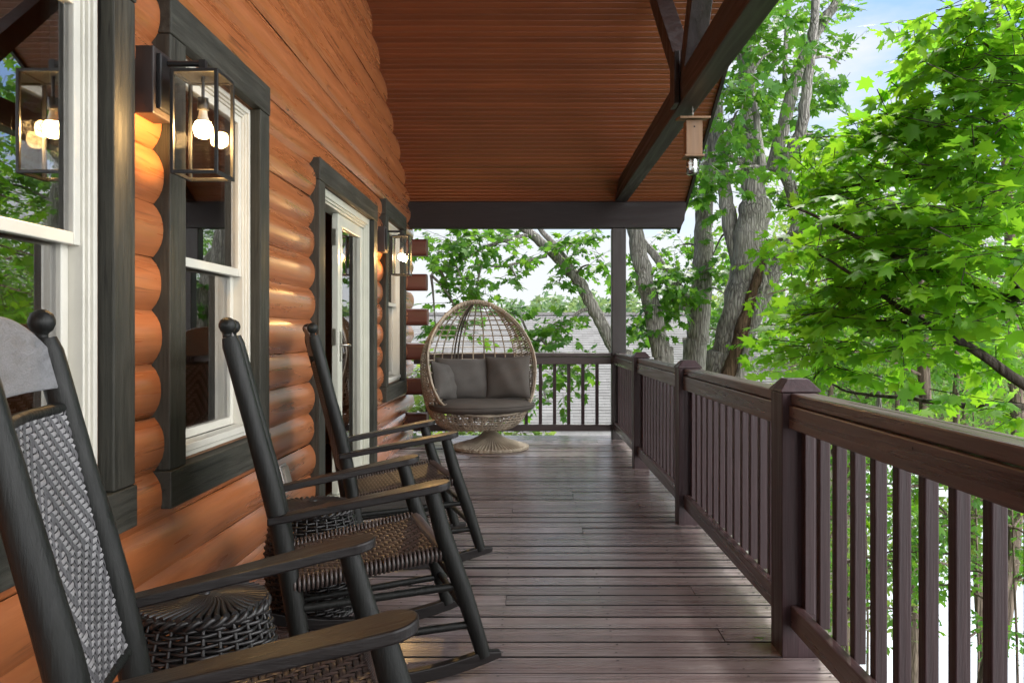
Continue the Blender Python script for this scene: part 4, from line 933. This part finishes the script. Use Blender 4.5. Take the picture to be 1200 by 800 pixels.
# ------------------------------------------------------------------ neighbouring house, ground, lake, hills
nb = empty('neighbour_house', (0, 20, -5), 0, 'neighbouring house with a long pale grey shingle roof behind the far railing', 'house'); NO = Vector((0, 20, -5))
sm, nt, b = new_mat('grey_shingles')
tc = N(nt, 'ShaderNodeTexCoord'); mp = N(nt, 'ShaderNodeMapping'); nt.links.new(tc.outputs['Object'], mp.inputs[0]); mp.inputs['Scale'].default_value = (1, .895, 1)
br = N(nt, 'ShaderNodeTexBrick', Scale=1.0); br.inputs['Brick Width'].default_value = .32; br.inputs['Row Height'].default_value = .14; br.inputs['Mortar Size'].default_value = .004
br.inputs['Color1'].default_value = (.24, .236, .235, 1); br.inputs['Color2'].default_value = (.165, .162, .16, 1); br.inputs['Mortar'].default_value = (.09, .088, .086, 1); nt.links.new(mp.outputs[0], br.inputs[0])
nz = N(nt, 'ShaderNodeTexNoise', Scale=3.0, Detail=8.0); nt.links.new(tc.outputs['Object'], nz.inputs[0])
nt.links.new(mixc(nt, .35, br.outputs[0], ramp(nt, nz.outputs[0], [(.3, (.13, .127, .125)), (.7, (.27, .266, .263))])), b.inputs['Base Color']); b.inputs['Roughness'].default_value = .9
mb = MB(); X0, X1 = -14, 8.3; yr, zr, sl = 25.0, 1.80, .5
n = int(6.0/.125)
for i in range(n):
    ya = yr-.125*i; yb = yr-.125*(i+1); za = zr-sl*.125*i; zb = zr-sl*.125*(i+1)
    mb.add([(X0, ya, za+.0), (X1, ya, za), (X1, yb, zb+.011), (X0, yb, zb+.011), (X0, yb, zb), (X1, yb, zb)], [(3,2,1,0), (4,5,2,3)])
    mb.add([(X0, 2*yr-ya, za), (X1, 2*yr-ya, za), (X1, 2*yr-yb, zb+.011), (X0, 2*yr-yb, zb+.011)], [(0,1,2,3)])
mb.v = [tuple(Vector(v)-NO) for v in mb.v]; mb.build('roof', sm, nb)
mb = MB()
xx = X0
while xx < X1:
    mb.prism([(xx, yr-.16, zr-.065), (xx, yr, zr+.02), (xx, yr+.16, zr-.065), (xx, yr+.16, zr-.045), (xx, yr, zr+.045), (xx, yr-.16, zr-.045)], (.24, 0, 0)); xx += .25
mb.v = [tuple(Vector(v)-NO) for v in mb.v]; mb.build('ridge_cap', plain('ridge_shingle', (.10, .095, .095), .9), nb)
mb = MB(); mb.box((X0+.4, 19.4, -8), (X1-.5, 30.6, -1.05)); mb.prism([(X0+.4, 19.4, -1.05), (X0+.4, 30.6, -1.05), (X0+.4, 25, 1.74)], (X1-X0-.9, 0, 0)); mb.v = [tuple(Vector(v)-NO) for v in mb.v]; mb.build('wall', plain('neighbour_siding', (.3, .27, .22), .8), nb)
mb = MB(); gx = np.concatenate([np.linspace(-120, -20, 12), np.linspace(-18, 30, 49), np.linspace(34, 60, 8)]); gy = np.concatenate([np.linspace(-60, -6, 10), np.linspace(-4, 40, 45), np.linspace(46, 400, 20)])
vs = [(x, y, ground_z(x, y)) for y in gy for x in gx]; w = len(gx)
mb.add(vs, [(j*w+i, j*w+i+1, (j+1)*w+i+1, (j+1)*w+i) for j in range(len(gy)-1) for i in range(w-1)], 0, True)
gm, nt, b = new_mat('forest_floor'); tc = N(nt, 'ShaderNodeTexCoord'); nz = N(nt, 'ShaderNodeTexNoise', Scale=1.3, Detail=9.0, Roughness=.7); nt.links.new(tc.outputs['Object'], nz.inputs[0])
nt.links.new(ramp(nt, nz.outputs[0], [(.35, (.07, .05, .03)), (.5, (.06, .09, .025)), (.7, (.10, .15, .04))]), b.inputs['Base Color']); b.inputs['Roughness'].default_value = .95
g = mb.build('ground', gm); g['kind'] = 'structure'
lm, nt, b = new_mat('lake_water'); b.inputs['Base Color'].default_value = (.55, .60, .62, 1); b.inputs['Roughness'].default_value = .12; b.inputs['IOR'].default_value = 1.33; b.inputs['Specular IOR Level'].default_value = 1.0  # pale base colour stands in for the bright sky reflection
tc = N(nt, 'ShaderNodeTexCoord'); nz = N(nt, 'ShaderNodeTexNoise', Scale=.8, Detail=3.0); nt.links.new(tc.outputs['Object'], nz.inputs[0]); bp = N(nt, 'ShaderNodeBump', Strength=.15, Distance=.1); nt.links.new(nz.outputs[0], bp.inputs['Height']); nt.links.new(bp.outputs[0], b.inputs['Normal'])
mb = MB(); mb.add([(2, -300, -10.2), (700, -300, -10.2), (700, 900, -10.2), (2, 900, -10.2)], [(0,1,2,3)]); lk = mb.build('lake', lm); lk['kind'] = 'structure'
# wooded hills on the far side
hp = []; mb = MB()
def hill_h(a, d): return 5.5*math.exp(-((d-150)/45)**2)*(1+.35*math.sin(a*7)+.2*math.sin(a*17+1))
na, nd = 90, 14; vs = []
for i in range(na+1):
    a = R(-70)+R(140)*i/na
    for j in range(nd+1):
        d = 100+110*j/nd; vs.append((d*math.sin(a), d*math.cos(a), -11+(hill_h(a, d)+8)*min(1, j/4)))
mb.add(vs, [(i*(nd+1)+j, i*(nd+1)+j+1, (i+1)*(nd+1)+j+1, (i+1)*(nd+1)+j) for i in range(na) for j in range(nd)], 0, True)
hl = mb.build('hills', gm); hl['kind'] = 'structure'
n = 26000; aa = rng.uniform(R(-62), R(62), n); dd = rng.uniform(104, 165, n); hz = np.array([-11+(hill_h(a, d)+8)*min(1, (d-100)/110*14/4) for a, d in zip(aa, dd)])
clump = 2.2*np.abs(np.sin(aa*63)*np.sin(dd*.55+aa*20))+rng.uniform(0, 2.6, n)
pos = np.stack([dd*np.sin(aa), dd*np.cos(aa), hz+clump], 1); nr = rng.normal(0, .6, (n, 3))+np.array([0, -.5, .8]); tp = rng.normal(0, 1, (n, 3))
fw = leaf_mesh('far_woods', pos, tp, nr, rng.uniform(.8, 1.7, n), M['leaf_hill'], None, 'oak'); tag(fw, 'hazy green wooded hillside far beyond the neighbouring roof', 'woods', kind='stuff')

# ------------------------------------------------------------------ light, sky, camera
SUN_EL, SUN_AZ = 52.0, 14.0               # from behind the house, to the left
w = bpy.data.worlds.new('World'); S.world = w; w.use_nodes = True; nt = w.node_tree; bgn = nt.nodes['Background']
sky = N(nt, 'ShaderNodeTexSky', sky_type='NISHITA', sun_disc=False, sun_elevation=R(SUN_EL), sun_rotation=R(SUN_AZ), altitude=200, air_density=1.0, dust_density=1.2, ozone_density=1.0)
tc = N(nt, 'ShaderNodeTexCoord'); mp = N(nt, 'ShaderNodeMapping'); mp.inputs['Scale'].default_value = (1, 1, 2.2); nt.links.new(tc.outputs['Generated'], mp.inputs[0])
nz = N(nt, 'ShaderNodeTexNoise', Scale=2.4, Detail=8.0, Roughness=.55, Distortion=.3); nt.links.new(mp.outputs[0], nz.inputs[0])
sx = N(nt, 'ShaderNodeSeparateXYZ'); nt.links.new(tc.outputs['Generated'], sx.inputs[0])
low = maprange(nt, sx.outputs['Z'], .02, .42, .34, 0)
ad = N(nt, 'ShaderNodeMath', operation='ADD'); nt.links.new(nz.outputs[0], ad.inputs[0]); nt.links.new(low, ad.inputs[1])
cf = maprange(nt, ad.outputs[0], .53, .68, 0, .95)
dt = N(nt, 'ShaderNodeVectorMath', operation='DOT_PRODUCT'); dt.inputs[1].default_value = (.86, -.50, .10); nt.links.new(tc.outputs['Generated'], dt.inputs[0])
fill_bank = maprange(nt, dt.outputs['Value'], .15, .75, 0, 1)          # unseen bright cloud added right of and behind the view to light the porch
cloud = mixc(nt, fill_bank, (4.0, 4.1, 4.25), (24.0, 24.0, 24.0))
mxm = N(nt, 'ShaderNodeMath', operation='MAXIMUM'); nt.links.new(cf, mxm.inputs[0]); nt.links.new(fill_bank, mxm.inputs[1])
blue = mixc(nt, 1.0, sky.outputs[0], (.42, .53, .68), 'MULTIPLY')
nt.links.new(mixc(nt, mxm.outputs[0], blue, cloud), bgn.inputs[0]); bgn.inputs[1].default_value = .05
sd = bpy.data.lights.new('sun', 'SUN'); sd.energy = 1.5; sd.angle = R(12); sd.color = (1, .95, .87); so = bpy.data.objects.new('sun', sd); COL.objects.link(so)
az = R(SUN_AZ); dirv = Vector((math.sin(az)*math.cos(R(SUN_EL)), math.cos(az)*math.cos(R(SUN_EL)), math.sin(R(SUN_EL))))   # towards the sun
so.rotation_euler = dirv.to_track_quat('Z', 'Y').to_euler(); so.location = (0, 0, 30)
cd = bpy.data.cameras.new('camera'); cam = bpy.data.objects.new('camera', cd); COL.objects.link(cam); S.camera = cam
cam.location = (0, 0, H); cam.rotation_euler = (R(90), 0, 0); cd.sensor_width = 36; cd.lens = F/1200*36; cd.shift_x = -(CX-600)/1200; cd.shift_y = (CZ-400)/1200; cd.clip_start = .05; cd.clip_end = 3000
vs_ = S.view_settings; vs_.view_transform = 'Standard'; vs_.look = 'None'; vs_.exposure = 2.28; vs_.gamma = 1
S.render.engine = 'CYCLES'; S.cycles.use_denoising = True; S.cycles.max_bounces = 10; S.cycles.diffuse_bounces = 5; S.cycles.transparent_max_bounces = 16; S.cycles.caustics_reflective = False; S.cycles.caustics_refractive = False
S.cycles.sample_clamp_indirect = 8
